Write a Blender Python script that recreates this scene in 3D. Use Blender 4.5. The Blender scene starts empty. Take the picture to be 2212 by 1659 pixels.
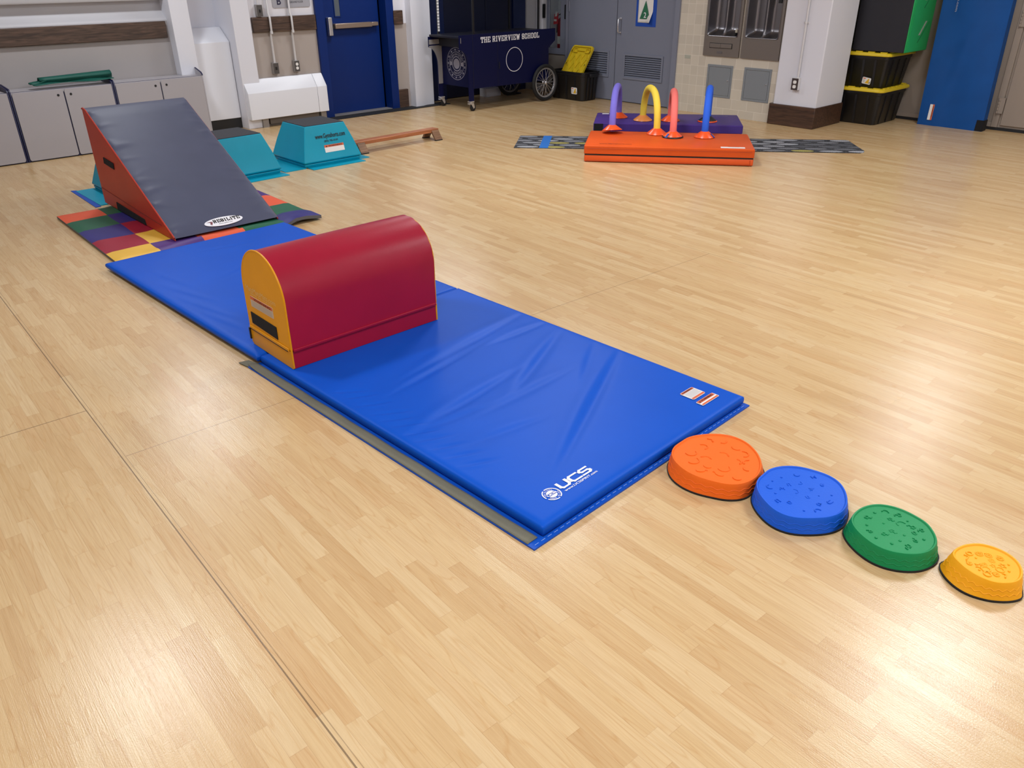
import bpy, bmesh, math, random
from math import sin, cos, pi, radians, sqrt, atan2, hypot
from mathutils import Vector, Matrix
random.seed(7)
scene = bpy.context.scene
COL = scene.collection

# ------------------------------------------------------------------ camera model (2212 x 1659 photograph)
W, H, FPX, HH = 2212, 1659, 1700.0, 1.62
def _cam():
    p, r, wa = radians(27.95), radians(-0.5), radians(-47.5)
    fw = Vector((0, cos(p), -sin(p))); rt = Vector((1, 0, 0)); up = rt.cross(fw)
    r2 = rt*cos(r) + up*sin(r); u2 = r2.cross(fw)
    R = Matrix(((cos(wa), sin(wa), 0), (-sin(wa), cos(wa), 0), (0, 0, 1)))
    return R @ r2, R @ u2, R @ fw
RT, UP, FW = _cam()
def _ray(x, y): return FW + RT*((x-W/2)/FPX) - UP*((y-H/2)/FPX)
def at(x, y, z=0.0):
    """world point at height z that the photograph shows at pixel (x, y)"""
    d = _ray(x, y); t = (z-HH)/d.z
    return Vector((d.x*t, d.y*t, z))

# ------------------------------------------------------------------ materials
def lin(c):
    return tuple(((v/255)/12.92 if v/255 <= .04045 else (((v/255)+.055)/1.055)**2.4) for v in c)
MATS = {}
def mat(name, rgb, rough=.5, metal=0.0, bump=0.0, bscale=200.0, var=0.0, vscale=4.0, spec=.5, coat=0.0, trans=0.0, stretch=None):
    if name in MATS: return MATS[name]
    m = bpy.data.materials.new(name); m.use_nodes = True
    nt = m.node_tree; N = nt.nodes; L = nt.links
    b = N['Principled BSDF']
    c = lin(rgb)
    b.inputs['Base Color'].default_value = (*c, 1)
    b.inputs['Roughness'].default_value = rough
    b.inputs['Metallic'].default_value = metal
    b.inputs['Specular IOR Level'].default_value = spec
    if coat: b.inputs['Coat Weight'].default_value = coat; b.inputs['Coat Roughness'].default_value = .2
    if trans: b.inputs['Transmission Weight'].default_value = trans
    tc = N.new('ShaderNodeTexCoord')
    mp = N.new('ShaderNodeMapping'); L.new(tc.outputs['Object'], mp.inputs['Vector'])
    if stretch: mp.inputs['Scale'].default_value = stretch
    if var:
        n = N.new('ShaderNodeTexNoise'); n.inputs['Scale'].default_value = vscale; n.inputs['Detail'].default_value = 5
        L.new(mp.outputs['Vector'], n.inputs['Vector'])
        r = N.new('ShaderNodeValToRGB')
        r.color_ramp.elements[0].position = .3; r.color_ramp.elements[1].position = .7
        r.color_ramp.elements[0].color = (*[max(0, v*(1-var)) for v in c], 1)
        r.color_ramp.elements[1].color = (*[min(1, v*(1+var)) for v in c], 1)
        L.new(n.outputs['Fac'], r.inputs['Fac']); L.new(r.outputs['Color'], b.inputs['Base Color'])
    if bump:
        n2 = N.new('ShaderNodeTexNoise'); n2.inputs['Scale'].default_value = bscale; n2.inputs['Detail'].default_value = 3
        L.new(mp.outputs['Vector'], n2.inputs['Vector'])
        bp = N.new('ShaderNodeBump'); bp.inputs['Strength'].default_value = bump; bp.inputs['Distance'].default_value = .002
        L.new(n2.outputs['Fac'], bp.inputs['Height']); L.new(bp.outputs['Normal'], b.inputs['Normal'])
    MATS[name] = m
    return m

class NT:
    """small helper for node graphs"""
    def __init__(s, name):
        s.m = bpy.data.materials.new(name); s.m.use_nodes = True
        s.t = s.m.node_tree; s.b = s.t.nodes['Principled BSDF']
    def n(s, typ, **kw):
        x = s.t.nodes.new(typ)
        for k, v in kw.items(): setattr(x, k, v)
        return x
    def l(s, a, b): s.t.links.new(a, b)
    def math(s, op, a, b=None, c=None):
        x = s.n('ShaderNodeMath', operation=op)
        for i, v in enumerate((a, b, c)):
            if v is None: continue
            if isinstance(v, (int, float)): x.inputs[i].default_value = v
            else: s.l(v, x.inputs[i])
        return x.outputs[0]
    def ramp(s, fac, stops, interp='LINEAR'):
        r = s.n('ShaderNodeValToRGB'); cr = r.color_ramp; cr.interpolation = interp
        while len(cr.elements) < len(stops): cr.elements.new(.5)
        for e, (p, c) in zip(cr.elements, stops): e.position = p; e.color = (*lin(c), 1)
        s.l(fac, r.inputs['Fac']); return r.outputs['Color']
    def mix(s, fac, a, b, blend='MIX'):
        x = s.n('ShaderNodeMix', data_type='RGBA', blend_type=blend)
        for i, v in ((0, fac), (6, a), (7, b)):
            if isinstance(v, (int, float)): x.inputs[i].default_value = v
            elif isinstance(v, tuple): x.inputs[i].default_value = (*lin(v), 1)
            else: s.l(v, x.inputs[i])
        return x.outputs[2]

def floor_material():
    g = NT('wood_strip_floor')
    tc = g.n('ShaderNodeTexCoord')
    mp = g.n('ShaderNodeMapping'); mp.inputs['Rotation'].default_value = (0, 0, radians(2.3))
    g.l(tc.outputs['Object'], mp.inputs['Vector'])
    sp = g.n('ShaderNodeSeparateXYZ'); g.l(mp.outputs['Vector'], sp.inputs[0])
    u, v = sp.outputs[0], sp.outputs[1]
    SW = .0475
    vr = g.math('DIVIDE', v, SW); row = g.math('FLOOR', vr)
    h1 = g.n('ShaderNodeTexWhiteNoise', noise_dimensions='1D'); g.l(row, h1.inputs['W'])
    ln = g.math('MULTIPLY_ADD', h1.outputs['Value'], .26, .30)
    off = g.math('MULTIPLY', g.math('FRACT', g.math('MULTIPLY', h1.outputs['Value'], 37.3)), 5.0)
    ur = g.math('ADD', g.math('DIVIDE', u, ln), off)
    # every other piece is split unevenly
    pid0 = g.math('FLOOR', ur); fr = g.math('FRACT', ur)
    cc = g.n('ShaderNodeCombineXYZ'); g.l(pid0, cc.inputs[0]); g.l(row, cc.inputs[1])
    h2 = g.n('ShaderNodeTexWhiteNoise', noise_dimensions='2D'); g.l(cc.outputs[0], h2.inputs['Vector'])
    tone = h2.outputs['Value']
    base = g.ramp(tone, [(0, (197, 164, 119)), (.15, (201, 169, 124)), (.4, (205, 175, 130)), (.62, (208, 179, 135)), (.84, (210, 183, 141)), (1, (200, 165, 119))])
    # grain
    gm = g.n('ShaderNodeMapping'); gm.inputs['Scale'].default_value = (3.0, 70.0, 1.0); g.l(mp.outputs['Vector'], gm.inputs['Vector'])
    ad = g.n('ShaderNodeVectorMath', operation='ADD'); g.l(gm.outputs[0], ad.inputs[0])
    sc = g.n('ShaderNodeVectorMath', operation='SCALE'); g.l(h2.outputs['Color'], sc.inputs[0]); sc.inputs['Scale'].default_value = 40
    g.l(sc.outputs[0], ad.inputs[1])
    n1 = g.n('ShaderNodeTexNoise'); n1.inputs['Scale'].default_value = 1.6; n1.inputs['Detail'].default_value = 5; n1.inputs['Distortion'].default_value = 1.2
    g.l(ad.outputs[0], n1.inputs['Vector'])
    gr = g.ramp(n1.outputs['Fac'], [(.3, (228, 214, 196)), (.62, (255, 255, 255))])
    col = g.mix(.42, base, gr, 'MULTIPLY')
    # cathedral figure
    gm2 = g.n('ShaderNodeMapping'); gm2.inputs['Scale'].default_value = (1.3, 16.0, 1.0); g.l(mp.outputs['Vector'], gm2.inputs['Vector'])
    ad2 = g.n('ShaderNodeVectorMath', operation='ADD'); g.l(gm2.outputs[0], ad2.inputs[0]); g.l(sc.outputs[0], ad2.inputs[1])
    n2 = g.n('ShaderNodeTexNoise'); n2.inputs['Scale'].default_value = 1.1; n2.inputs['Detail'].default_value = 1
    g.l(ad2.outputs[0], n2.inputs['Vector'])
    rings = g.math('FRACT', g.math('MULTIPLY', n2.outputs['Fac'], 9.0))
    rr = g.ramp(rings, [(0, (236, 216, 188)), (.12, (255, 255, 255)), (.9, (255, 255, 255)), (1, (236, 216, 188))])
    col = g.mix(.38, col, rr, 'MULTIPLY')
    # strip joints
    fv = g.math('FRACT', vr)
    jv = g.math('LESS_THAN', fv, .035)
    ju = g.math('LESS_THAN', g.math('MULTIPLY', fr, ln), .0016)
    j = g.math('MAXIMUM', jv, ju)
    col = g.mix(g.math('MULTIPLY', j, .22), col, (150, 110, 70))
    # sheet seams
    def line(c, p, w): return g.math('LESS_THAN', g.math('ABSOLUTE', g.math('SUBTRACT', c, p)), w)
    def gt(c, p): return g.math('GREATER_THAN', c, p)
    def lt(c, p): return g.math('LESS_THAN', c, p)
    s1 = line(v, .485, .0022); s1b = line(v, .498, .0012); s2 = line(v, 4.06, .0016)
    c1 = g.math('MULTIPLY', line(u, -3.32, .0022), lt(v, .485))
    c2 = g.math('MULTIPLY', line(u, -2.85, .0016), g.math('MULTIPLY', gt(v, .5), lt(v, 4.06)))
    s = g.math('MAXIMUM', g.math('MAXIMUM', s1, g.math('MULTIPLY', s1b, .6)), g.math('MAXIMUM', g.math('MULTIPLY', s2, .7), g.math('MAXIMUM', c1, g.math('MULTIPLY', c2, .8))))
    col = g.mix(g.math('MULTIPLY', s, .75), col, (96, 74, 54))
    # scuffs / dust
    n3 = g.n('ShaderNodeTexNoise'); n3.inputs['Scale'].default_value = .8; n3.inputs['Detail'].default_value = 4; g.l(mp.outputs['Vector'], n3.inputs['Vector'])
    g.l(col, g.b.inputs['Base Color'])
    r0 = g.math('MULTIPLY_ADD', n3.outputs['Fac'], .12, FLOOR_ROUGH)
    g.l(r0, g.b.inputs['Roughness'])
    g.b.inputs['Specular IOR Level'].default_value = .5
    n4 = g.n('ShaderNodeTexNoise'); n4.inputs['Scale'].default_value = 260; n4.inputs['Detail'].default_value = 2; g.l(gm.outputs['Vector'], n4.inputs['Vector'])
    n4.inputs['Scale'].default_value = 5
    n5 = g.n('ShaderNodeTexNoise'); n5.inputs['Scale'].default_value = 240; n5.inputs['Detail'].default_value = 2; g.l(mp.outputs['Vector'], n5.inputs['Vector'])
    hgt = g.math('ADD', n4.outputs['Fac'], g.math('MULTIPLY', n5.outputs['Fac'], .8))
    bp = g.n('ShaderNodeBump'); bp.inputs['Strength'].default_value = .3; bp.inputs['Distance'].default_value = .001
    g.l(hgt, bp.inputs['Height']); g.l(bp.outputs[0], g.b.inputs['Normal'])
    return g.m
FLOOR_ROUGH = .20

def wood_material(name, dark, light, axis='y', scale=1.0, rough=.45):
    g = NT(name)
    tc = g.n('ShaderNodeTexCoord'); mp = g.n('ShaderNodeMapping')
    s = {'x': (1.2, 14, 14), 'y': (14, 1.2, 14), 'z': (14, 14, 1.2)}[axis]
    mp.inputs['Scale'].default_value = tuple(k*scale for k in s); g.l(tc.outputs['Object'], mp.inputs['Vector'])
    n = g.n('ShaderNodeTexNoise'); n.inputs['Scale'].default_value = 2.2; n.inputs['Detail'].default_value = 8; n.inputs['Distortion'].default_value = 2.0
    g.l(mp.outputs[0], n.inputs['Vector'])
    c = g.ramp(n.outputs['Fac'], [(.32, dark), (.5, tuple((a+b)//2 for a, b in zip(dark, light))), (.68, light)])
    g.l(c, g.b.inputs['Base Color']); g.b.inputs['Roughness'].default_value = rough
    return g.m

def tile_material():
    """cream glazed wall tile, 108 mm square (double width past x = -5.85)"""
    g = NT('cream_wall_tile')
    tc = g.n('ShaderNodeTexCoord'); sp = g.n('ShaderNodeSeparateXYZ'); g.l(tc.outputs['Object'], sp.inputs[0])
    x, z = sp.outputs[0], sp.outputs[2]
    big = g.math('GREATER_THAN', x, -5.86)
    w = g.math('MULTIPLY_ADD', big, .105, .105)
    xr = g.math('DIVIDE', g.math('ADD', x, 6.311), w); zr = g.math('DIVIDE', g.math('SUBTRACT', z, .988), .1125)
    odd = g.math('MULTIPLY', g.math('MULTIPLY', g.math('FLOORED_MODULO', g.math('FLOOR', zr), 2.0), .5), big)
    xr = g.math('ADD', xr, odd)
    fx, fz = g.math('FRACT', xr), g.math('FRACT', zr)
    jx = g.math('LESS_THAN', g.math('MULTIPLY', fx, w), .005); jz = g.math('LESS_THAN', fz, .045)
    j = g.math('MAXIMUM', jx, jz)
    cc = g.n('ShaderNodeCombineXYZ'); g.l(g.math('FLOOR', xr), cc.inputs[0]); g.l(g.math('FLOOR', zr), cc.inputs[1])
    h = g.n('ShaderNodeTexWhiteNoise', noise_dimensions='2D'); g.l(cc.outputs[0], h.inputs['Vector'])
    c = g.ramp(h.outputs['Value'], [(0, (196, 188, 174)), (1, (207, 199, 184))])
    c = g.mix(j, c, (222, 215, 203))
    g.l(c, g.b.inputs['Base Color']); g.b.inputs['Roughness'].default_value = .35
    bp = g.n('ShaderNodeBump'); bp.inputs['Strength'].default_value = .5; bp.inputs['Distance'].default_value = .002
    g.l(g.math('SUBTRACT', 1.0, j), bp.inputs['Height']); g.l(bp.outputs[0], g.b.inputs['Normal'])
    return g.m

def two_tone(name, low, high, zsplit, rough=.6):
    g = NT(name)
    tc = g.n('ShaderNodeTexCoord'); sp = g.n('ShaderNodeSeparateXYZ'); g.l(tc.outputs['Object'], sp.inputs[0])
    k = g.math('GREATER_THAN', sp.outputs[2], zsplit)
    n = g.n('ShaderNodeTexNoise'); n.inputs['Scale'].default_value = 3; n.inputs['Detail'].default_value = 4; g.l(tc.outputs['Object'], n.inputs['Vector'])
    c = g.mix(k, low, high)
    c = g.mix(.25, c, g.ramp(n.outputs['Fac'], [(.3, (240, 240, 240)), (.7, (255, 255, 255))]), 'MULTIPLY')
    g.l(c, g.b.inputs['Base Color']); g.b.inputs['Roughness'].default_value = rough
    n5 = g.n('ShaderNodeTexNoise'); n5.inputs['Scale'].default_value = 120; g.l(tc.outputs['Object'], n5.inputs['Vector'])
    bp = g.n('ShaderNodeBump'); bp.inputs['Strength'].default_value = .12; bp.inputs['Distance'].default_value = .002
    g.l(n5.outputs['Fac'], bp.inputs['Height']); g.l(bp.outputs[0], g.b.inputs['Normal'])
    return g.m

def leaf_rug_material():
    """black rug with rows of grey leaves and a few yellow sprigs"""
    g = NT('black_leaf_print')
    tc = g.n('ShaderNodeTexCoord'); sp = g.n('ShaderNodeSeparateXYZ'); g.l(tc.outputs['Object'], sp.inputs[0])
    x, y = sp.outputs[0], sp.outputs[1]
    zr = g.math('DIVIDE', y, .107); row = g.math('FLOOR', zr)
    xr = g.math('ADD', g.math('DIVIDE', x, .27), g.math('MULTIPLY', row, .437)); ci = g.math('FLOOR', xr)
    fx = g.math('SUBTRACT', g.math('FRACT', xr), .5); fy = g.math('SUBTRACT', g.math('FRACT', zr), .5)
    cc = g.n('ShaderNodeCombineXYZ'); g.l(ci, cc.inputs[0]); g.l(row, cc.inputs[1])
    h = g.n('ShaderNodeTexWhiteNoise', noise_dimensions='2D'); g.l(cc.outputs[0], h.inputs['Vector'])
    d = g.math('ADD', g.math('POWER', g.math('DIVIDE', fx, .40), 2), g.math('POWER', g.math('DIVIDE', fy, .38), 2))
    leaf = g.math('LESS_THAN', d, 1.0)
    vein = g.math('GREATER_THAN', g.math('SINE', g.math('MULTIPLY', g.math('ADD', x, g.math('MULTIPLY', g.math('ABSOLUTE', fy), .05)), 330)), .35)
    rib = g.math('LESS_THAN', g.math('ABSOLUTE', fy), .035)
    mask = g.math('MULTIPLY', leaf, g.math('MAXIMUM', g.math('MULTIPLY_ADD', vein, -.32, 1.0), rib))
    yel = g.math('GREATER_THAN', h.outputs['Value'], .93)
    lc = g.mix(yel, g.ramp(h.outputs['Value'], [(0, (74, 76, 82)), (.4, (118, 120, 126)), (.85, (160, 162, 168))]), (165, 155, 80))
    n = g.n('ShaderNodeTexNoise'); n.inputs['Scale'].default_value = 45; g.l(tc.outputs['Object'], n.inputs['Vector'])
    bg = g.ramp(n.outputs['Fac'], [(.45, (34, 35, 40)), (.68, (78, 80, 86))])
    c = g.mix(mask, bg, lc)
    g.l(c, g.b.inputs['Base Color']); g.b.inputs['Roughness'].default_value = .85
    return g.m

# ------------------------------------------------------------------ mesh builder
class MB:
    def __init__(s): s.v = []; s.f = []; s.mi = []
    def add(s, vs, fs, mi=0):
        o = len(s.v); s.v += [Vector(p) for p in vs]
        s.f += [tuple(i+o for i in f) for f in fs]; s.mi += [mi]*len(fs)
        return s
    def box(s, x0, x1, y0, y1, z0, z1, mi=0):
        vs = [(x, y, z) for z in (z0, z1) for y in (y0, y1) for x in (x0, x1)]
        return s.add(vs, [(0, 2, 3, 1), (4, 5, 7, 6), (0, 1, 5, 4), (2, 6, 7, 3), (0, 4, 6, 2), (1, 3, 7, 5)], mi)
    def hexa(s, p, mi=0):
        """8 points, bottom ring then top ring"""
        return s.add(p, [(3, 2, 1, 0), (4, 5, 6, 7), (0, 1, 5, 4), (1, 2, 6, 5), (2, 3, 7, 6), (3, 0, 4, 7)], mi)
    def prism(s, poly, axis, a, b, mi=0):
        """poly in the two other axes (in xyz order), extruded along axis from a to b"""
        def P(q, t): return {'x': (t, q[0], q[1]), 'y': (q[0], t, q[1]), 'z': (q[0], q[1], t)}[axis]
        n = len(poly)
        vs = [P(q, a) for q in poly]+[P(q, b) for q in poly]
        fs = [tuple(range(n-1, -1, -1)), tuple(range(n, 2*n))]+[(i, (i+1) % n, n+(i+1) % n, n+i) for i in range(n)]
        return s.add(vs, fs, mi)
    def loft(s, rings, c0=True, c1=True, closed=True, mi=0):
        n = len(rings[0]); vs = [p for r in rings for p in r]; fs = []
        for k in range(len(rings)-1):
            for i in range(n if closed else n-1):
                j = (i+1) % n
                fs.append((k*n+i, k*n+j, (k+1)*n+j, (k+1)*n+i))
        if c0: fs.append(tuple(range(n-1, -1, -1)))
        if c1: fs.append(tuple((len(rings)-1)*n+i for i in range(n)))
        return s.add(vs, fs, mi)
    def tube(s, pts, r, n=10, cap=True, closed=False, mi=0):
        pts = [Vector(p) for p in pts]; m = len(pts)
        rr = r if isinstance(r, (list, tuple)) else [r]*m
        rings = []; prev = None
        for i, p in enumerate(pts):
            a = pts[(i-1) % m] if (i > 0 or closed) else p
            b = pts[(i+1) % m] if (i < m-1 or closed) else p
            t = (b-a).normalized()
            if prev is None:
                q = Vector((0, 0, 1)) if abs(t.z) < .9 else Vector((1, 0, 0))
                e1 = t.cross(q).normalized()
            else:
                e1 = (prev - t*prev.dot(t)).normalized()
            prev = e1; e2 = t.cross(e1)
            rings.append([p+e1*(rr[i]*cos(2*pi*k/n))+e2*(rr[i]*sin(2*pi*k/n)) for k in range(n)])
        if closed: rings.append(rings[0])
        return s.loft(rings, cap and not closed, cap and not closed, mi=mi)
    def lathe(s, prof, c=(0, 0, 0), axis='z', n=24, c0=True, c1=True, mi=0):
        c = Vector(c); rings = []
        for r, h in prof:
            ring = []
            for k in range(n):
                a = 2*pi*k/n; x, y = r*cos(a), r*sin(a)
                ring.append(c+Vector({'z': (x, y, h), 'x': (h, x, y), 'y': (y, h, x)}[axis]))
            rings.append(ring)
        return s.loft(rings, c0, c1, mi=mi)
    def grid(s, fn, nu, nv, mi=0):
        vs = [fn(i/nu, j/nv) for j in range(nv+1) for i in range(nu+1)]
        fs = [(j*(nu+1)+i, j*(nu+1)+i+1, (j+1)*(nu+1)+i+1, (j+1)*(nu+1)+i) for j in range(nv) for i in range(nu)]
        return s.add(vs, fs, mi)
    def rbox(s, x0, x1, y0, y1, z0, z1, r, k=4, mi=0):
        """box whose vertical edges are rounded"""
        return s.prism(rrect(x0, x1, y0, y1, r, k), 'z', z0, z1, mi)
    def build(s, name, m, parent=None, local=False, bevel=0, seg=2, angle=40, weld=False):
        me = bpy.data.meshes.new(name)
        vs = s.v
        if parent is not None and not local:
            inv = rootmat(parent).inverted(); vs = [inv @ v for v in vs]
        me.from_pydata([tuple(v) for v in vs], [], s.f)
        ms = m if isinstance(m, (list, tuple)) else [m]
        for x in ms: me.materials.append(x)
        me.polygons.foreach_set('material_index', s.mi)
        bm = bmesh.new(); bm.from_mesh(me)
        if weld: bmesh.ops.remove_doubles(bm, verts=bm.verts, dist=1e-5)
        bmesh.ops.recalc_face_normals(bm, faces=bm.faces)
        bm.to_mesh(me); bm.free()
        me.polygons.foreach_set('use_smooth', [True]*len(me.polygons))
        me.set_sharp_from_angle(angle=radians(angle))
        me.update()
        o = bpy.data.objects.new(name, me); COL.objects.link(o)
        if parent is not None: o.parent = parent
        if bevel:
            b = o.modifiers.new('bevel', 'BEVEL'); b.width = bevel; b.segments = seg; b.limit_method = 'ANGLE'; b.angle_limit = radians(35)
            b.use_clamp_overlap = True
        return o

def rootmat(o):
    m = o.matrix_basis.copy()
    while o.parent is not None:
        o = o.parent; m = o.matrix_basis @ m
    return m
def rrect(x0, x1, y0, y1, r, k=4):
    out = []
    for cx, cy, a0 in ((x1-r, y1-r, 0), (x0+r, y1-r, 90), (x0+r, y0+r, 180), (x1-r, y0+r, 270)):
        for i in range(k+1):
            a = radians(a0+90*i/k); out.append((cx+r*cos(a), cy+r*sin(a)))
    return out
def tag(o, label=None, cat=None, group=None, kind=None):
    if label: o['label'] = label
    if cat: o['category'] = cat
    if group: o['group'] = group
    if kind: o['kind'] = kind
    return o
def thing(name, label, cat, loc=(0, 0, 0), rz=0.0, group=None, kind=None):
    o = bpy.data.objects.new(name, None); COL.objects.link(o)
    o.location = loc; o.rotation_euler = (0, 0, rz); o.empty_display_size = .1
    o.matrix_basis = Matrix.Translation(Vector(loc)) @ Matrix.Rotation(rz, 4, 'Z')
    return tag(o, label, cat, group, kind)
def copy_tree(o, parent=None):
    c = o.copy(); COL.objects.link(c)
    if parent is not None: c.parent = parent
    for ch in [x for x in bpy.data.objects if x.parent is o]: copy_tree(ch, c)
    return c

# ------------------------------------------------------------------ lettering
def font_geo(s, bold=0.0):
    cu = bpy.data.curves.new('tmp', 'FONT'); cu.body = s; cu.resolution_u = 3; cu.offset = bold
    o = bpy.data.objects.new('tmp', cu); COL.objects.link(o)
    dg = bpy.context.evaluated_depsgraph_get(); dg.update()
    me = bpy.data.meshes.new_from_object(o.evaluated_get(dg))
    vs = [(v.co.x, v.co.y) for v in me.vertices]; fs = [tuple(p.vertices) for p in me.polygons]
    bpy.data.objects.remove(o); bpy.data.curves.remove(cu); bpy.data.meshes.remove(me)
    return vs, fs
SLAB = {  # width, strokes
 'T': (.9, [((0, 1), (1, 1)), ((.5, 1), (.5, 0)), ((.25, 0), (.75, 0)), ((0, 1), (0, .76)), ((1, 1), (1, .76))]),
 'H': (1, [((.15, 0), (.15, 1)), ((.85, 0), (.85, 1)), ((.15, .5), (.85, .5)), ((0, 0), (.32, 0)), ((.68, 0), (1, 0)), ((0, 1), (.32, 1)), ((.68, 1), (1, 1))]),
 'E': (.88, [((.18, 0), (.18, 1)), ((0, 1), (.95, 1)), ((0, 0), (.95, 0)), ((.18, .5), (.65, .5)), ((.95, 1), (.95, .78)), ((.95, 0), (.95, .22))]),
 'R': (.98, [((.15, 0), (.15, 1)), ((0, 1), (.7, 1)), ((.7, 1), (.86, .87)), ((.86, .87), (.86, .63)), ((.86, .63), (.7, .5)), ((.7, .5), (.15, .5)), ((.55, .5), (.86, 0)), ((0, 0), (.34, 0)), ((.76, 0), (1, 0))]),
 'I': (.5, [((.5, 0), (.5, 1)), ((.1, 0), (.9, 0)), ((.1, 1), (.9, 1))]),
 'V': (.98, [((.14, 1), (.5, 0)), ((.86, 1), (.5, 0)), ((0, 1), (.3, 1)), ((.7, 1), (1, 1))]),
 'W': (1.25, [((.1, 1), (.28, 0)), ((.28, 0), (.5, .85)), ((.5, .85), (.72, 0)), ((.72, 0), (.9, 1)), ((0, 1), (.22, 1)), ((.78, 1), (1, 1))]),
 'S': (.85, [((.9, .72), (.9, .87)), ((.9, .87), (.74, 1)), ((.74, 1), (.26, 1)), ((.26, 1), (.1, .87)), ((.1, .87), (.1, .65)), ((.1, .65), (.26, .53)), ((.26, .53), (.74, .47)), ((.74, .47), (.9, .35)), ((.9, .35), (.9, .13)), ((.9, .13), (.74, 0)), ((.74, 0), (.26, 0)), ((.26, 0), (.1, .13)), ((.1, .13), (.1, .28))]),
 'C': (.88, [((.9, .7), (.9, .87)), ((.9, .87), (.72, 1)), ((.72, 1), (.28, 1)), ((.28, 1), (.1, .87)), ((.1, .87), (.1, .13)), ((.1, .13), (.28, 0)), ((.28, 0), (.72, 0)), ((.72, 0), (.9, .13)), ((.9, .13), (.9, .3))]),
 'O': (.88, [((.9, .87), (.72, 1)), ((.72, 1), (.28, 1)), ((.28, 1), (.1, .87)), ((.1, .87), (.1, .13)), ((.1, .13), (.28, 0)), ((.28, 0), (.72, 0)), ((.72, 0), (.9, .13)), ((.9, .13), (.9, .87))]),
 'L': (.85, [((.2, 0), (.2, 1)), ((0, 1), (.44, 1)), ((0, 0), (.95, 0)), ((.95, 0), (.95, .24))]),
}
def stroke(vs, fs, a, b, t, lv=0):
    dx, dy = b[0]-a[0], b[1]-a[1]; l = hypot(dx, dy); dx /= l; dy /= l
    e = t*.5; o = len(vs)
    q = lv*.00009   # neighbouring strokes lie one on another like cut vinyl
    vs += [(a[0]-dx*e+dy*e, a[1]-dy*e-dx*e, q), (b[0]+dx*e+dy*e, b[1]+dy*e-dx*e, q), (b[0]+dx*e-dy*e, b[1]+dy*e+dx*e, q), (a[0]-dx*e-dy*e, a[1]-dy*e+dx*e, q)]
    fs.append((o, o+1, o+2, o+3))
def slab_geo(s, tv=.235, th=.13, aspect=.8, gap=.27):
    vs, fs = [], []; x = 0
    for ch in s:
        if ch == ' ': x += .5; continue
        w, st = SLAB[ch]; w *= aspect
        for lv, (a, b) in enumerate(st):
            flat = abs(a[1]-b[1]) < .05
            stroke(vs, fs, (x+a[0]*w, a[1]), (x+b[0]*w, b[1]), th if flat else tv, lv)
        x += w+gap
    return vs, fs
def poly_geo(lines, t):
    vs, fs = [], []
    for ln in lines:
        for lv, (a, b) in enumerate(zip(ln[:-1], ln[1:])): stroke(vs, fs, a, b, t, lv)
    return vs, fs
def place(mb, geo, O, X, Y, w, h, lift=.0012, mi=0):
    """map flat geometry onto the rectangle with corner O, directions X, Y, size w x h"""
    vs, fs = geo
    x0 = min(v[0] for v in vs); x1 = max(v[0] for v in vs); y0 = min(v[1] for v in vs); y1 = max(v[1] for v in vs)
    O, X, Y = Vector(O), Vector(X).normalized(), Vector(Y).normalized(); Nn = X.cross(Y)
    mb.add([O+X*((v[0]-x0)/(x1-x0)*w)+Y*((v[1]-y0)/(y1-y0)*h)+Nn*(lift+(v[2] if len(v) > 2 else 0)) for v in vs], fs, mi)
    return mb
def arc_text(mb, s, C, X, Y, r, hgt, a_mid, a_step, inward=False, lift=.0012, bold=.01):
    """letters round a circle; a_mid, a_step in degrees; inward = read along the bottom"""
    C, X, Y = Vector(C), Vector(X).normalized(), Vector(Y).normalized(); Nn = X.cross(Y)
    n = len(s)
    for i, ch in enumerate(s):
        if ch == ' ': continue
        vs, fs = font_geo(ch, bold)
        x0 = min(v[0] for v in vs); x1 = max(v[0] for v in vs)
        k = hgt/.73
        a = radians(a_mid + (i-(n-1)/2)*(a_step if inward else -a_step))
        er = X*cos(a)+Y*sin(a); et = X*sin(a)-Y*cos(a)
        if inward: up, rt = -er, -et
        else: up, rt = er, et
        base = C + er*r - up*(hgt/2)
        mb.add([base+rt*((v[0]-(x0+x1)/2)*k)+up*(v[1]*k)+Nn*lift for v in vs], fs)
    return mb
def ring_flat(mb, C, X, Y, r0, r1, lift=.0012, n=48, a0=0, a1=360, mi=0):
    C, X, Y = Vector(C), Vector(X).normalized(), Vector(Y).normalized(); Nn = X.cross(Y)
    m = max(2, int(n*(a1-a0)/360)); full = abs(a1-a0) >= 360
    vs = []
    for i in range(m+1):
        a = radians(a0+(a1-a0)*i/m); e = X*cos(a)+Y*sin(a)
        vs += [C+e*r0+Nn*lift, C+e*r1+Nn*lift]
    mb.add(vs, [(2*i, 2*i+1, 2*i+3, 2*i+2) for i in range(m)], mi)
    return mb
def plate(mb, O, X, Y, w, h, lift=.0008, mi=0):
    return place(mb, ([(0, 0), (1, 0), (1, 1), (0, 1)], [(0, 1, 2, 3)]), O, X, Y, w, h, lift, mi)
def sticker(mb, O, X, Y, w, h, t=.0015, r=.15, mi=0):
    """thin rounded label with real thickness standing on the surface through O"""
    O, X, Y = Vector(O), Vector(X).normalized(), Vector(Y).normalized(); Nn = X.cross(Y)
    q = rrect(0, w, 0, h, r*min(w, h), 3)
    mb.loft([[O+X*a+Y*b+Nn*tt for a, b in q] for tt in (0, t)], mi=mi)
    return mb

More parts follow.
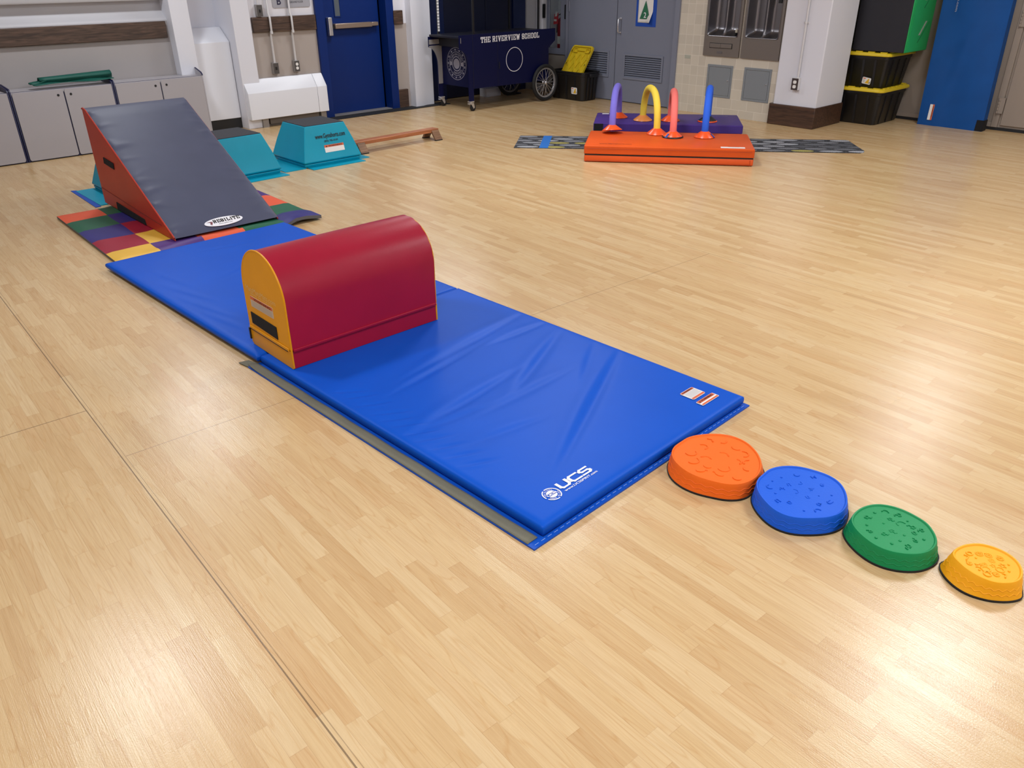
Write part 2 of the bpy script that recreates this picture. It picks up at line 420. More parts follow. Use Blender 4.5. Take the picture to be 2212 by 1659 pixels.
# ================================================================== MATERIAL PALETTE
M_white = mat('white_wall_paint', (218, 219, 228), .55, bump=.15, bscale=90)
M_whitegloss = mat('white_enamel', (224, 226, 234), .4, bump=.06, bscale=60)
M_beige = mat('beige_paint', (172, 162, 152), .55, bump=.12, bscale=90)
M_taupe = mat('taupe_metal_panel', (144, 132, 122), .5, bump=.08, bscale=50)
M_greydoor = mat('blue_grey_door_paint', (122, 127, 144), .45, bump=.06, bscale=70)
M_greydark = mat('dark_grey_gap_shade_and_ink', (22, 23, 27), .7)  # dark colour for shade in gaps and louvres; also the sign ink
M_panelgrey = mat('grey_access_panel_paint', (128, 134, 140), .45, bump=.05, bscale=70)
M_navydoor = mat('royal_blue_door_paint', (3, 37, 102), .42, spec=.3, bump=.06, bscale=70)
M_navydark = mat('shaded_navy_door_paint', (10, 18, 48), .45, bump=.06, bscale=70)  # shade behind the cart is put into this navy
M_cart = mat('navy_cart_paint', (5, 11, 58), .42, spec=.25, bump=.05, bscale=80)
M_carttop = mat('dark_cart_top', (24, 26, 38), .4)
M_chrome = mat('polished_chrome', (212, 212, 216), .25, metal=.75)
M_steel = mat('brushed_stainless_steel', (132, 125, 120), .38, metal=.65, bump=.1, bscale=40, stretch=(40, 1, 1))
M_steeldark = mat('polished_stainless_steel', (128, 126, 130), .3, metal=.9)
M_bronze = mat('brushed_bronze_metal', (158, 140, 126), .38, metal=.6)
M_galv = mat('grey_metal_box', (150, 146, 144), .45, metal=.4)
M_conduit = mat('white_painted_conduit', (205, 203, 205), .45)
M_black = mat('matte_black_plastic', (18, 18, 21), .5)
M_rubber = mat('black_rubber', (24, 24, 27), .75, bump=.2, bscale=150)
M_tote = mat('black_tote_plastic', (22, 22, 25), .42, bump=.1, bscale=140)
M_yellowlid = mat('yellow_lid_plastic', (214, 186, 34), .42, bump=.06, bscale=120)
M_sticker = mat('white_sticker_paper', (228, 226, 224), .5)
M_stickyel = mat('yellow_sticker_print', (226, 178, 40), .5)
M_stickred = mat('orange_warning_print', (208, 96, 56), .5)
M_print = mat('grey_small_print', (150, 150, 158), .6)
M_ink = mat('black_ink', (16, 14, 16), .55)
M_whiteink = mat('white_ink', (236, 236, 242), .5)
M_lav = mat('pale_grey_ink', (150, 150, 168), .5)
M_red = mat('extinguisher_red', (150, 22, 34), .35)
M_hook = mat('black_hook_strip', (15, 15, 20), .95, bump=.4, bscale=400)
M_glass = mat('clear_glass', (245, 250, 250), .03, trans=1.0)
M_railwood = wood_material('dark_oak_rail', (52, 38, 31), (92, 70, 58), 'y')
M_basewood = wood_material('dark_oak_base', (48, 33, 25), (88, 62, 46), 'x')
M_floor = floor_material()
M_tile = tile_material()
M_leftwall = two_tone('two_tone_wall_paint', (166, 156, 150), (216, 215, 222), 1.0)
M_recess = two_tone('grey_beige_wall_paint', (160, 155, 155), (190, 189, 194), 1.15)
M_nearwall = two_tone('beige_corner_wall_paint', (150, 143, 136), (205, 205, 210), .53)

def vinyl(name, rgb, rough=.42, bump=.12, bscale=60, var=.05, coat=0.0):
    return mat(name, rgb, rough, bump=bump, bscale=bscale, var=var, vscale=5, coat=coat, spec=.28)

# ================================================================== ROOM SHELL
def struct(name, mb, m, label, **k):
    return tag(mb.build(name, m, **k), label, name.split('.')[0].split('_')[0], kind='structure')
XW, YF, YB, CEIL = -8.92, 8.60, 9.91, 2.85
X1, Y0 = 3.4, -4.2
struct('floor', MB().box(-9.6, X1+.2, Y0-.2, 10.2, -.12, 0), M_floor, 'pale maple strip flooring sheet across the whole gym')
struct('ceiling', MB().box(-9.6, X1+.2, Y0-.2, 10.2, CEIL, CEIL+.1), M_white, 'plain white ceiling above the gym')
struct('wall_right', MB().box(X1, X1+.2, Y0, 10.1, 0, CEIL), M_white, 'plain white wall behind the photographer on the far side')
struct('wall_back', MB().box(-9.6, X1, Y0-.2, Y0, 0, CEIL), M_white, 'plain white wall behind the photographer')

# left wall: alcove with sill, duct niche, plain wall either side of the blue door
mb = MB()
mb.box(-9.5, -9.03, Y0, 3.46, 0, 1.16)
cove = [(-9.5, 1.16), (-9.03, 1.16), (-9.035, 1.17), (-9.06, 1.185), (-9.10, 1.21), (-9.125, 1.25), (-9.13, 1.30), (-9.13, 1.345), (-9.03, 1.345), (-9.02, 1.36), (-9.02, 1.42), (-9.14, 1.44), (-9.14, CEIL), (-9.5, CEIL)]
mb.prism(cove, 'y', Y0, 3.46)
struct('wall_left', mb, M_recess, 'grey beige alcove wall with white sill above the cabinets')
struct('wall_left.001', MB().box(-9.5, -9.3, 3.56, 4.2, 0, CEIL), M_white, 'white wall at the back of the duct niche')
mb = MB(); mb.box(-9.5, XW, 4.2, 5.14, 0, CEIL); mb.box(-9.5, XW, 6.19, 6.45, 0, CEIL); mb.box(-9.5, XW, 5.14, 6.19, 2.16, CEIL)
struct('wall_left.002', mb, M_leftwall, 'two-tone white over beige wall on both sides of the blue door')
struct('pillar', MB().box(-9.5, -8.90, 3.46, 3.655, 0, CEIL), M_white, 'white wall pilaster between the alcove and the duct niche', bevel=.004)
struct('pillar.001', MB().box(-9.5, -8.87, 4.10, 4.305, 0, CEIL), M_white, 'white wall pilaster between duct niche and radiator cover', bevel=.004)
mb = MB(); mb.prism([(-9.6, 6.41), (-8.80, 6.41), (-8.80, 6.53), (-8.83, 6.60), (-8.83, 6.73), (-9.6, 6.73)], 'z', 0, CEIL)
struct('pillar.002', mb, M_white, 'white column between the blue door and the school cart', bevel=.004)
mb = MB(); mb.box(-9.6, -9.05, 6.73, 8.7, 2.2, CEIL); mb.box(-9.6, -9.22, 6.73, 8.7, 0, 2.2)
struct('wall_left.003', mb, M_white, 'white wall above the dark navy door behind the cart')
# duct chase with sloped top
mb = MB(); mb.prism([(-9.32, .115), (-9.02, .115), (-9.02, .915), (-9.2, 1.055), (-9.32, 1.055)], 'y', 3.66, 4.094)
struct('trim_1', mb, M_whitegloss, 'white boxed duct cover with sloped top in the niche', bevel=.004)
struct('baseboard_left', MB().box(-9.29, -9.03, 3.66, 4.094, 0, .115), M_black, 'black base strip below the white duct cover')
struct('trim_2', MB().box(-9.04, -8.995, Y0, 3.43, .992, 1.15), M_railwood, 'dark wooden wall rail above the grey cabinets', bevel=.006)
struct('trim_3', MB().box(XW-.01, -8.885, 4.335, 5.12, .993, 1.148), M_railwood, 'dark wooden wall rail crossed by two conduits', bevel=.006)
struct('trim_4', MB().box(XW-.01, -8.885, 6.195, 6.35, .99, 1.15), M_railwood, 'short piece of dark wooden rail beside the blue door frame', bevel=.006)
struct('baseboard_left.001', MB().box(XW-.01, -8.885, 6.205, 6.36, 0, .225), M_railwood, 'short dark wooden base block beside the blue door frame', bevel=.006)
mb = MB().box(-8.90, -8.70, 5.16, 6.9, 0, .006)
for i in range(58): mb.box(-8.70, -8.692, 5.17+i*.03, 5.185+i*.03, 0, .006)
struct('trim_5', mb, M_rubber, 'black ribbed rubber strip on floor along the blue door')

# blue door with crash bar
d1 = tag(thing('door_1', 'royal blue steel exit door with crash bar', 'door', (-8.95, 5.66, 0)), kind='structure')
MB().box(-9.075, -9.03, 5.235, 6.10, .012, 2.08).build('leaf', M_navydoor, d1, bevel=.003)
mb = MB()
for a, b in ((5.125, 5.235), (6.10, 6.21)): mb.box(-9.12, -8.885, a, b, 0, 2.17)
mb.box(-9.12, -8.885, 5.235, 6.10, 2.08, 2.17)
mb.box(-9.10, -9.03, 5.235, 5.262, 0, 2.08); mb.box(-9.10, -9.03, 6.075, 6.10, 0, 2.08)
mb.build('frame', M_navydoor, d1, bevel=.003)
mb = MB().box(-9.08, -8.90, 5.235, 6.10, 0, .012)
for i in range(40): mb.box(-8.90, -8.892, 5.24+i*.0212, 5.25+i*.0212, 0, .010)
tag(mb.build('threshold', M_galv, d1), 'grey metal threshold')
mb = MB(); mb.box(-9.034, -9.022, 5.455, 5.465, 1.11, 1.9); mb.box(-9.034, -9.022, 5.535, 5.545, 1.11, 1.9); mb.box(-9.034, -9.022, 5.455, 5.545, 1.10, 1.112)
win = mb.build('window_frame', M_navydoor, d1)
MB().box(-9.031, -9.027, 5.465, 5.535, 1.112, 1.9).build('pane', mat('grey_wired_glass', (88, 96, 104), .2), win)
mb = MB(); mb.rbox(-9.03, -8.975, 5.335, 5.392, .905, 1.105, .012)
lk = mb.build('lock_case', M_chrome, d1, bevel=.006)
MB().box(-9.03, -8.985, 5.392, 5.42, .985, 1.01).build('latch_arm', M_black, lk)
mb = MB(); mb.box(-9.03, -8.965, 5.42, 5.94, .978, 1.033); mb.box(-9.03, -8.972, 5.94, 6.035, .986, 1.03)
tag(mb.build('crash_bar', M_bronze, d1, bevel=.006), 'brushed bronze crash bar')

# dark navy doors behind the cart
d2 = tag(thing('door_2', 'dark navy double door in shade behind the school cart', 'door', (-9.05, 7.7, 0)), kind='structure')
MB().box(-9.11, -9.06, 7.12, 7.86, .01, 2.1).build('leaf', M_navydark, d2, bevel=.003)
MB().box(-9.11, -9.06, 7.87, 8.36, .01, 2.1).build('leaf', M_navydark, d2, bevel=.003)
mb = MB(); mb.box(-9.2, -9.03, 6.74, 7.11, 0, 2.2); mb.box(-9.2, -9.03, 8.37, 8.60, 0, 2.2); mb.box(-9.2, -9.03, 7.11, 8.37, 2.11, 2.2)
mb.build('frame', mat('shaded_navy_frame_paint', (10, 28, 72), .45), d2, bevel=.003)  # frame blue darkened too, for the shade behind the cart

# far wall: corner piece with extinguisher cabinet, grey double door, tiled bay, white pillar, recessed metal doors
mb = MB(); mb.box(-9.6, -8.60, YF+.02, 9.0, 0, CEIL); mb.box(-8.60, -8.215, YF+.02, 9.0, 0, .52); mb.box(-8.60, -8.215, YF+.02, 9.0, 1.9, CEIL); mb.box(-8.60, -8.215, YF+.20, 9.0, .52, 1.9)
struct('wall_front', mb, M_nearwall, 'white over beige corner wall that holds the extinguisher cabinet')
mb = MB(); mb.box(-8.80, -8.69, YF-.01, YF+.03, 0, CEIL)
struct('trim_6', mb, M_whitegloss, 'narrow white vertical trim in the corner behind the cart', bevel=.004)
mb = MB(); mb.box(-8.215, -8.19, YF-.02, 9.0, 0, CEIL); mb.box(-6.385, -6.315, YF-.03, 9.0, 0, CEIL); mb.box(-8.19, -6.385, YF-.02, 9.0, 2.12, CEIL)
struct('wall_front.001', mb, M_greydoor, 'grey painted frame and wall head round the double door', bevel=.004)
d3 = tag(thing('door_3', 'blue grey double door with louvres beside the tiled wall', 'door', (-7.3, YF+.02, 0)), kind='structure')
def louvre_leaf(xa, xb, la, lb, z0, z1, hinge_x):
    # leaf with an opening for the grille
    y0, y1 = YF+.02, YF+.065
    mb = MB()
    mb.box(xa, la, y0, y1, .012, 2.1); mb.box(lb, xb, y0, y1, .012, 2.1); mb.box(la, lb, y0, y1, .012, z0); mb.box(la, lb, y0, y1, z1, 2.1)
    lf = mb.build('leaf', M_greydoor, d3)
    mb = MB(); t = .026
    for q in ((la-t, la, z0-t, z1+t), (lb, lb+t, z0-t, z1+t), (la, lb, z0-t, z0), (la, lb, z1, z1+t)): mb.box(q[0], q[1], y0-.012, y0+.01, q[2], q[3])
    n = 10
    for i in range(n):
        zc = z0+(i+.5)*(z1-z0)/n
        mb.prism([(y0-.004, zc-.013), (y0+.030, zc+.008), (y0+.030, zc+.013), (y0-.004, zc-.006)], 'x', la, lb)
    g = mb.build('louvre', M_greydoor, lf)
    MB().box(la, lb, y1-.004, y1, z0, z1).build('louvre_shade', M_greydark, lf)  # dark sheet painted as the shade behind the slats
    for zc in (.3, 1.135):
        MB().lathe([(.010, -.065), (.010, .065)], (hinge_x, y0-.004, zc), 'z', 10).build('hinge', M_greydoor, lf)
    return lf
lfL = louvre_leaf(-8.185, -7.335, -8.05, -7.455, .32, .595, -8.18)
lfR = louvre_leaf(-7.325, -6.39, -7.155, -6.56, .32, .58, -6.392)
hp = [(-7.262, YF+.02, 1.015), (-7.262, YF-.02, 1.018), (-7.262, YF-.032, 1.0), (-7.262, YF-.036, .935), (-7.262, YF-.032, .87), (-7.262, YF-.02, .852), (-7.262, YF+.02, .855)]
mb = MB().tube(hp, .009, 10); mb.lathe([(.016, 0), (.018, .008), (.016, .012)], (-7.262, YF+.008, 1.017), 'y', 14); mb.lathe([(.016, 0), (.018, .008), (.016, .012)], (-7.262, YF+.008, .853), 'y', 14)
tag(mb.build('pull_handle', M_chrome, lfR), 'chrome pull handle')
MB().box(-7.336, -7.324, YF+.045, YF+.06, .012, 2.1).build('meeting_gap_shade', M_greydark, d3)  # dark fill painted as shade between the two leaves

mb = MB(); yt = YF-.005
for q in ((-6.32, -5.895, 0, CEIL), (-5.468, -5.380, 0, CEIL), (-4.952, -4.89, 0, CEIL), (-5.895, -5.468, 0, .875), (-5.380, -4.952, 0, .875), (-5.895, -5.468, 1.88, CEIL), (-5.380, -4.952, 1.88, CEIL)): mb.box(q[0], q[1], yt, yt+.2, q[2], q[3])
mb.box(-6.32, -4.89, yt+.2, 9.0, 0, CEIL)
struct('wall_front.002', mb, M_tile, 'cream tiled wall behind the two steel drinking fountains')
MB_ = MB().box(-6.2, -6.115, YF-.0075, YF-.004, .612, .65)
tag(MB_.build('wall_patch', mat('grey_green_tile_patch', (170, 172, 160), .4)), 'single greenish grey tile between grey door and fountains', 'tile')
struct('pillar.003', MB().box(-4.905, -4.385, 8.56, 9.16, .0, CEIL), M_white, 'big square white pillar with outlet and wooden base', bevel=.012, seg=3)
mb = MB().prism([(-4.95, 8.56), (-4.93, 8.535), (-4.372, 8.535), (-4.372, 9.165), (-4.95, 9.165)], 'z', 0, .222)
struct('baseboard_front', mb, M_basewood, 'dark wooden base round the big white pillar', bevel=.006)
mb = MB(); mb.box(-4.9, X1, YB, 10.1, 0, CEIL)
struct('wall_front.003', mb, M_taupe, 'taupe metal wall behind the blue leaning mat')
struct('wall_front.004', MB().box(-4.9, -4.7, 9.17, YB, 0, CEIL), M_taupe, 'short taupe side wall hidden behind the white pillar')
d4 = tag(thing('door_4', 'taupe metal locker door with two hinges beside blue mat', 'door', (-2.4, YB, 0)), kind='structure')
MB().box(-2.925, -1.9, YB-.022, YB, .055, 2.1).build('leaf', M_taupe, d4, bevel=.004)
mb = MB(); mb.box(-3.015, -2.95, YB-.018, YB, .03, 2.15); mb.box(-4.45, -3.015, YB-.012, YB, .03, .075)
mb.build('frame', M_taupe, d4, bevel=.003)
for zc in (.255, 1.11):
    mb = MB(); mb.box(-2.995, -2.93, YB-.034, YB-.016, zc-.08, zc+.08)
    for i in range(5): mb.lathe([(.010, -.014), (.010, .014)], (-2.985, YB-.036, zc-.064+i*.032), 'z', 8)
    mb.build('hinge', M_taupe, d4)
struct('baseboard_front.001', MB().box(-4.4, X1, YB-.01, YB+.01, 0, .03), M_greydark, 'dark strip painted as the shaded gap at the foot of the taupe metal wall')  # no real base here: dark strip painted as shade under the wall

# ================================================================== WALL-MOUNTED THINGS ON THE LEFT
def conduit_box(name, label, y, z, zc, face, top=CEIL, dz=.12, dy=.07, group=None):
    t = thing(name, label, 'outlet', (XW, y, z), group=group)
    xb = XW+.045
    MB().box(XW, xb, y-dy/2, y+dy/2, z-dz/2, z+dz/2).build('box', M_galv, t, bevel=.003)
    MB().box(xb, xb+.004, y-dy/2+.004, y+dy/2-.004, z-dz/2+.004, z+dz/2-.004).build('cover_plate', mat('dark_cover_plate', (92, 90, 90), .4, metal=.5), t)
    if zc:
        mb = MB()
        x = XW+.028
        mb.tube([(x, y, z+dz/2), (x, y, .96), (x+.027, y, 1.0), (x+.027, y, 1.14), (x, y, 1.18), (x, y, top)], .0115, 10)
        mb.build('conduit', M_conduit, t)
        MB().lathe([(.016, -.014), (.016, .014)], (x+.024, y, .99), 'z', 10).build('coupling', M_conduit, t)
    if face == 'duplex':
        for k in (-1, 1):
            MB().lathe([(.017, 0), (.017, .004)], (xb+.004, y, z+k*.021), 'x', 16).build('socket', M_sticker, t)
    elif face == 'data':
        MB().box(xb+.004, xb+.007, y-.012, y+.012, z-.016, z+.016).build('socket', M_black, t)
    else:
        MB().box(xb+.004, xb+.012, y-.006, y+.006, z-.018, z+.012).build('toggle', M_black, t)
    return t
conduit_box('data_outlet', 'grey metal box with black data socket on conduit above radiator cover', 4.535, .615, True, 'data')
conduit_box('wall_outlet', 'grey metal duplex outlet on conduit next to the blue door frame', 4.80, .62, True, 'duplex')
sw = conduit_box('light_switch', 'grey metal switch box above the dark rail beside pilaster', 4.434, 1.213, False, 'toggle')
MB().tube([(XW+.02, 4.43, 1.27), (XW+.02, 4.425, CEIL)], .008, 8).build('conduit', M_conduit, sw)
sg = thing('wall_sign', 'grey floor sign reading B GROUND FLOOR above the rail', 'sign', (XW, 4.85, 1.33))
MB().prism(rrect(4.615, 5.085, 1.232, 1.60, .02), 'x', XW, XW+.008).build('panel', mat('grey_sign_plastic', (158, 158, 166), .4), sg)
mb = MB(); place(mb, font_geo('B', .02), (XW+.008, 4.67, 1.262), (0, 1, 0), (0, 0, 1), .05, .075); mb.build('lettering', mat('navy_sign_ink', (24, 26, 58), .5), sg)
mb = MB(); place(mb, font_geo('GROUND FLOOR'), (XW+.008, 4.83, 1.275), (0, 1, 0), (0, 0, 1), .165, .022); mb.build('lettering', M_greydark, sg)

# radiator cover
rc = thing('radiator_cover', 'white sloped metal radiator cover standing on legs below outlets', 'radiator', (-8.86, 4.62, 0))
prof = [(-8.915, .10), (-8.80, .10), (-8.80, .385), (-8.895, .52), (-8.915, .52)]
MB().prism(prof, 'y', 4.115, 4.985).build('cover', M_whitegloss, rc, bevel=.004)
MB().prism([(a+(.003 if a > -8.9 else 0), b) for a, b in prof], 'y', 4.987, 5.115).build('end_panel', M_whitegloss, rc, bevel=.004)
for y in (4.30, 5.06): MB().box(-8.905, -8.84, y-.035, y+.035, 0, .11).build('leg', M_galv, rc)
MB().box(-8.90, -8.85, 4.36, 5.0, .03, .09).build('fin_element', mat('dusty_dark_fins', (96, 88, 82), .7), rc)

# ================================================================== CABINETS WITH NAVY EDGES
M_lam = mat('warm_grey_laminate', (166, 162, 167), .5, bump=.04, bscale=80)
M_navyedge = mat('navy_edge_trim', (20, 22, 66), .45)
def cabinet(y0, y1, label, first=None):
    t = thing('storage_cabinet', label, 'cabinet', (-8.9, (y0+y1)/2, 0), group='grey storage cabinets along the alcove wall')
    xb, xf = -9.02, -8.75
    last = y1 > 3.5; yd = 3.452 if last else y1      # the last cabinet is notched round the pilaster
    def deep(mb, z0, z1, xq, o):
        mb.box(xb, xq, y0+o, yd-(0 if last else o), z0, z1)
        if last: mb.box(-8.893, xq, yd, y1-o, z0, z1)
        return mb
    deep(MB(), .012, .60, xf, .006).build('carcass', M_lam, t)
    deep(MB(), .60, .628, xf+.012, .010).build('top', M_lam, t)
    for a in (y0+.001, y1-.013):
        end = last and a > y0+.1; x2 = -8.893 if end else xb
        e = MB(); e.prism([(x2, .0), (xf+.016, .0), (xf+.016, .63), (xf+.008, .645), (xf-.015, .660), (x2, .695 if end else .68)], 'y', a, a+.012)
        e.build('side_panel', M_lam if end else M_navyedge, t)
        if end: MB().prism([(x2, .693), (xf-.015, .659), (xf+.008, .644), (xf+.016, .63), (xf+.018, .632), (xf+.010, .648), (xf-.014, .664), (x2, .699)], 'y', a-.001, a+.013).build('edge_trim', M_navyedge, t)
    MB().box(xf, xf+.010, y0+.012, y1-.012, .004, .630).build('edge_trim', M_navyedge, t)
    ym = (y0+y1)/2
    for a, b, k in ((y0+.017, ym-.006, 1), (ym+.006, y1-.017, 0)):
        q = rrect(a, b, .012, .622, .018, 4)
        dr = MB().prism(q, 'x', xf+.010, xf+.024).build('door', M_lam, t)
        yk = b-.05 if k else a+.05
        MB().lathe([(.011, 0), (.011, .003)], (xf+.024, yk, .573), 'x', 16).build('finger_hole', M_black, dr)
    return t
cabinet(.86, 1.776, 'grey cabinet at the picture edge beyond the green roll')
cabinet(1.78, 2.696, 'grey two-door cabinet with the green roll lying on it')
cabinet(2.70, 3.616, 'grey two-door cabinet nearest the white duct cover, behind the ramp')

# rolled green cloth
gr = thing('rolled_cloth', 'loosely rolled dark green vinyl cloth lying on grey cabinet', 'cloth', (-8.87, 2.35, .665))
M_green = vinyl('dark_green_vinyl', (22, 82, 72), .5)
pts = []; sec = []
for i in range(26):
    a = i/25*2*pi*1.9; r = .046-.012*i/25
    sec.append((r*cos(a), r*sin(a)))
mb = MB(); rings = []
for j in range(15):
    u = j/14; y = 2.075+.668*u; s = .78+.22*u
    rings.append([(-8.845+p[0]*s*1.2-.02*u, y+.01*sin(5*u), .664+.046*s*.92+p[1]*s*.92) for p in sec])
mb.loft(rings, False, False, closed=False)
o = mb.build('roll', M_green, gr, angle=60); sol = o.modifiers.new('thickness', 'SOLIDIFY'); sol.thickness = .003
mb = MB().grid(lambda u, v: (-8.765-.06*v+.006*sin(9*u), 2.03+.70*u-.03*sin(7*v)*(1-u), .664+.014*abs(sin(4.2*u+2*v))+.010*v), 24, 8)
o = mb.build('loose_flap', M_green, gr, angle=60); sol = o.modifiers.new('thickness', 'SOLIDIFY'); sol.thickness = .003
mb = MB().grid(lambda u, v: (-8.83-.045*cos(3*v), 1.99+.14*u, .668+.034*abs(sin(6*v+2*u))*(.5+.5*u)+.004), 8, 14)
o = mb.build('frayed_end', M_green, gr, angle=60); sol = o.modifiers.new('thickness', 'SOLIDIFY'); sol.thickness = .003

# ================================================================== SCHOOL CART
ct = thing('school_cart', 'navy vending cart lettered with the school name, on two spoked wheels', 'cart', (-8.32, 7.4, 0))
XN, XF = -8.02, -8.64
def side_poly():
    p = [(6.54, .888), (6.54, .725)]
    for i in range(9):
        a = radians(90*i/8); p.append((6.54+.13*sin(a), .725-.20*(1-cos(a))-.02*i/8))
    p += [(6.672, .12), (6.742, .12), (6.742, .265), (8.065, .255), (8.065, .66), (8.185, .745), (8.185, .892)]
    return p
sp_ = side_poly()
MB().prism(sp_, 'x', XN-.018, XN).build('side_panel', M_cart, ct)
spf = [(a, min(b, .846)) for a, b in sp_]
MB().prism(spf, 'x', XF-.012, XF).build('side_panel', M_cart, ct)
br = [(6.545, .74)]+[(6.54+.13*sin(radians(90*i/8))+.004, .72-.20*(1-cos(radians(90*i/8)))-.02*i/8) for i in range(9)]+[(6.674, .28), (6.742, .28), (6.742, .74)]
MB().prism(br, 'x', XF, XF+.004).build('bracket', mat('grey_metal_bracket', (150, 146, 146), .4, metal=.2), ct)
MB().box(XF, XF+.004, 6.545, 6.742, .755, .812).build('bracket', mat('grey_metal_bracket', (150, 146, 146), .4), ct)
MB().box(XF+.001, XN-.0185, 6.745, 8.05, .27, .80).build('body', M_cart, ct)
MB().box(XF-.010, XN-.0185, 6.56, 8.17, .847, .872).build('top', M_carttop, ct, bevel=.004)
MB().box(XF+.006, XN-.0185, 6.70, 6.745, .735, .845).build('drawer_front', M_carttop, ct, bevel=.004)
mb = MB(); mb.box(XN-.001, XN+.002, 6.742, 6.746, .27, .88); mb.box(XN-.001, XN+.002, 7.15, 7.153, .27, .88); mb.box(XN, XN+.008, 7.17, 7.18, .47, .55)
mb.build('door_seam', M_carttop, ct)
MB().box(XN, XN+.003, 6.553, 6.560, .80, .86).build('corner_catch', M_galv, ct)
mb = MB(); place(mb, slab_geo('THE RIVERVIEW SCHOOL'), (XN, 6.872, .784), (0, 1, .006), (0, 0, 1), 1.012, .073, lift=.002)
tag(mb.build('lettering', M_whiteink, ct), 'white slab capital letters reading THE RIVERVIEW SCHOOL')
mb = MB(); C0 = (XN, 7.44, .56)
ring_flat(mb, C0, (0, 1, 0), (0, 0, 1), .139, .147, .002, 64)
tag(mb.build('oval_emblem', M_whiteink, ct), 'thin white ring emblem')
mb = MB(); C1 = (-8.346, 6.745, .536); ex, ez = (1, 0, 0), (0, 0, 1)
for r0, r1 in ((.186, .193), (.136, .143), (.078, .090)): ring_flat(mb, C1, ex, ez, r0, r1, .002, 64)
ring_flat(mb, C1, ex, ez, .09, .138, .002, 64, -12, 12); ring_flat(mb, C1, ex, ez, .09, .138, .002, 64, 168, 192)
ring_flat(mb, C1, ex, ez, 0, .062, .002, 40)
arc_text(mb, 'RIVERVIEW OTTERS', C1, ex, ez, .113, .026, 90, 9.2, False, .002)
arc_text(mb, 'EMPOWER', C1, ex, ez, .113, .026, 282, 13, True, .002)
k = 0
for a in range(8, 366, 14):
    if k % 2 == 0: ring_flat(mb, C1, ex, ez, .155, .174, .002, 90, a, a+9)
    else: ring_flat(mb, C1, ex, ez, .160, .168, .002, 90, a+3, a+6)
    k += 1
tag(mb.build('round_seal', M_lav, ct), 'pale grey ring seal with lettering')
def post(y, x, label=None):
    mb = MB().box(x-.011, x+.011, y-.011, y+.011, .84, 2.05); return mb.build('canopy_post', M_black, ct)
post(7.895, XN-.03); post(6.785, XN-.03); post(7.895, XF+.03)
pp = post(6.72, XF-.02)
mb = MB()
for i in range(26): mb.box(XF-.008, XF-.004, 6.704, 6.708+.024, .90+i*.034, .927+i*.034)
mb.build('perforated_strip', M_sticker, pp)
MB().box(XF-.05, XN+.05, 6.55, 8.15, 2.05, 2.09).build('added_canopy', M_cart, ct)  # unseen roof added on the posts, also to darken the area behind
for y in (7.86, 7.93): MB().lathe([(.012, 0), (.012, .02)], (XN-.03, y, .845), 'z', 10).build('bolt', M_black, ct)
MB().tube([(XF-.06, 7.970, .234), (XN+.05, 7.970, .234)], .012, 8).build('axle', M_black, ct)
def wheel(x):
    c = Vector((x, 7.970, .234)); R = .228
    w = MB()
    ring = [(c.x, c.y+(R-.018)*cos(2*pi*i/48), c.z+(R-.018)*sin(2*pi*i/48)) for i in range(48)]
    w.tube(ring, .0235, 12, closed=True)
    wh = w.build('wheel', M_rubber, ct)
    m = MB(); rr = R-.052
    m.lathe([(rr-.006, -.011), (rr+.012, -.013), (rr+.012, .013), (rr-.006, .011)], c, 'x', 48, False, False); m.f += []
    tag(m.build('rim', M_chrome, wh), 'bright metal rim')
    m = MB()
    for i in range(20):
        a = 2*pi*i/20; s = .022 if i % 2 else -.022; b = a+(.5 if (i//2) % 2 else -.5)
        m.tube([(c.x+s, c.y+.02*cos(b), c.z+.02*sin(b)), (c.x, c.y+rr*cos(a), c.z+rr*sin(a))], .0022, 5)
    m.build('spokes', M_chrome, wh)
    MB().lathe([(.012, -.034), (.024, -.026), (.018, -.02), (.018, .02), (.024, .026), (.012, .034)], c, 'x', 16).build('hub', M_chrome, wh)
wheel(XN+.032); wheel(XF-.05)
def caster(x, y):
    m = MB(); m.box(x-.03, x+.03, y-.03, y+.03, .108, .122); m.lathe([(.018, .09), (.022, .11)], (x, y, 0), 'z', 12)
    for k in (-.018, .018): m.prism([(y-.02, .10), (y+.03, .10), (y+.045, .045), (y+.025, .03)], 'x', x+k-.003, x+k+.003)
    m.box(x-.014, x+.014, y-.045, y-.01, .085, .10)
    f = m.build('caster', M_chrome, ct)
    MB().lathe([(.030, -.013), (.041, -.010), (.042, 0), (.041, .010), (.030, .013)], (x, y+.028, .042), 'x', 22).build('caster_wheel', M_rubber, f)
caster(XN-.012, 6.70); caster(XF+.012, 6.70)
bx = thing('white_box', 'small white block on the floor beneath the cart, behind its wheels', 'box', (-8.87, 7.76, 0))
MB().box(-8.95, -8.80, 7.63, 7.90, 0, .11).build('block', M_white, bx, bevel=.004)
tag(MB().box(-8.84, -8.70, 8.05, 8.2, 0, .02).build('dark_pad', M_black), 'small dark flat pad on floor behind the cart wheel', 'pad')

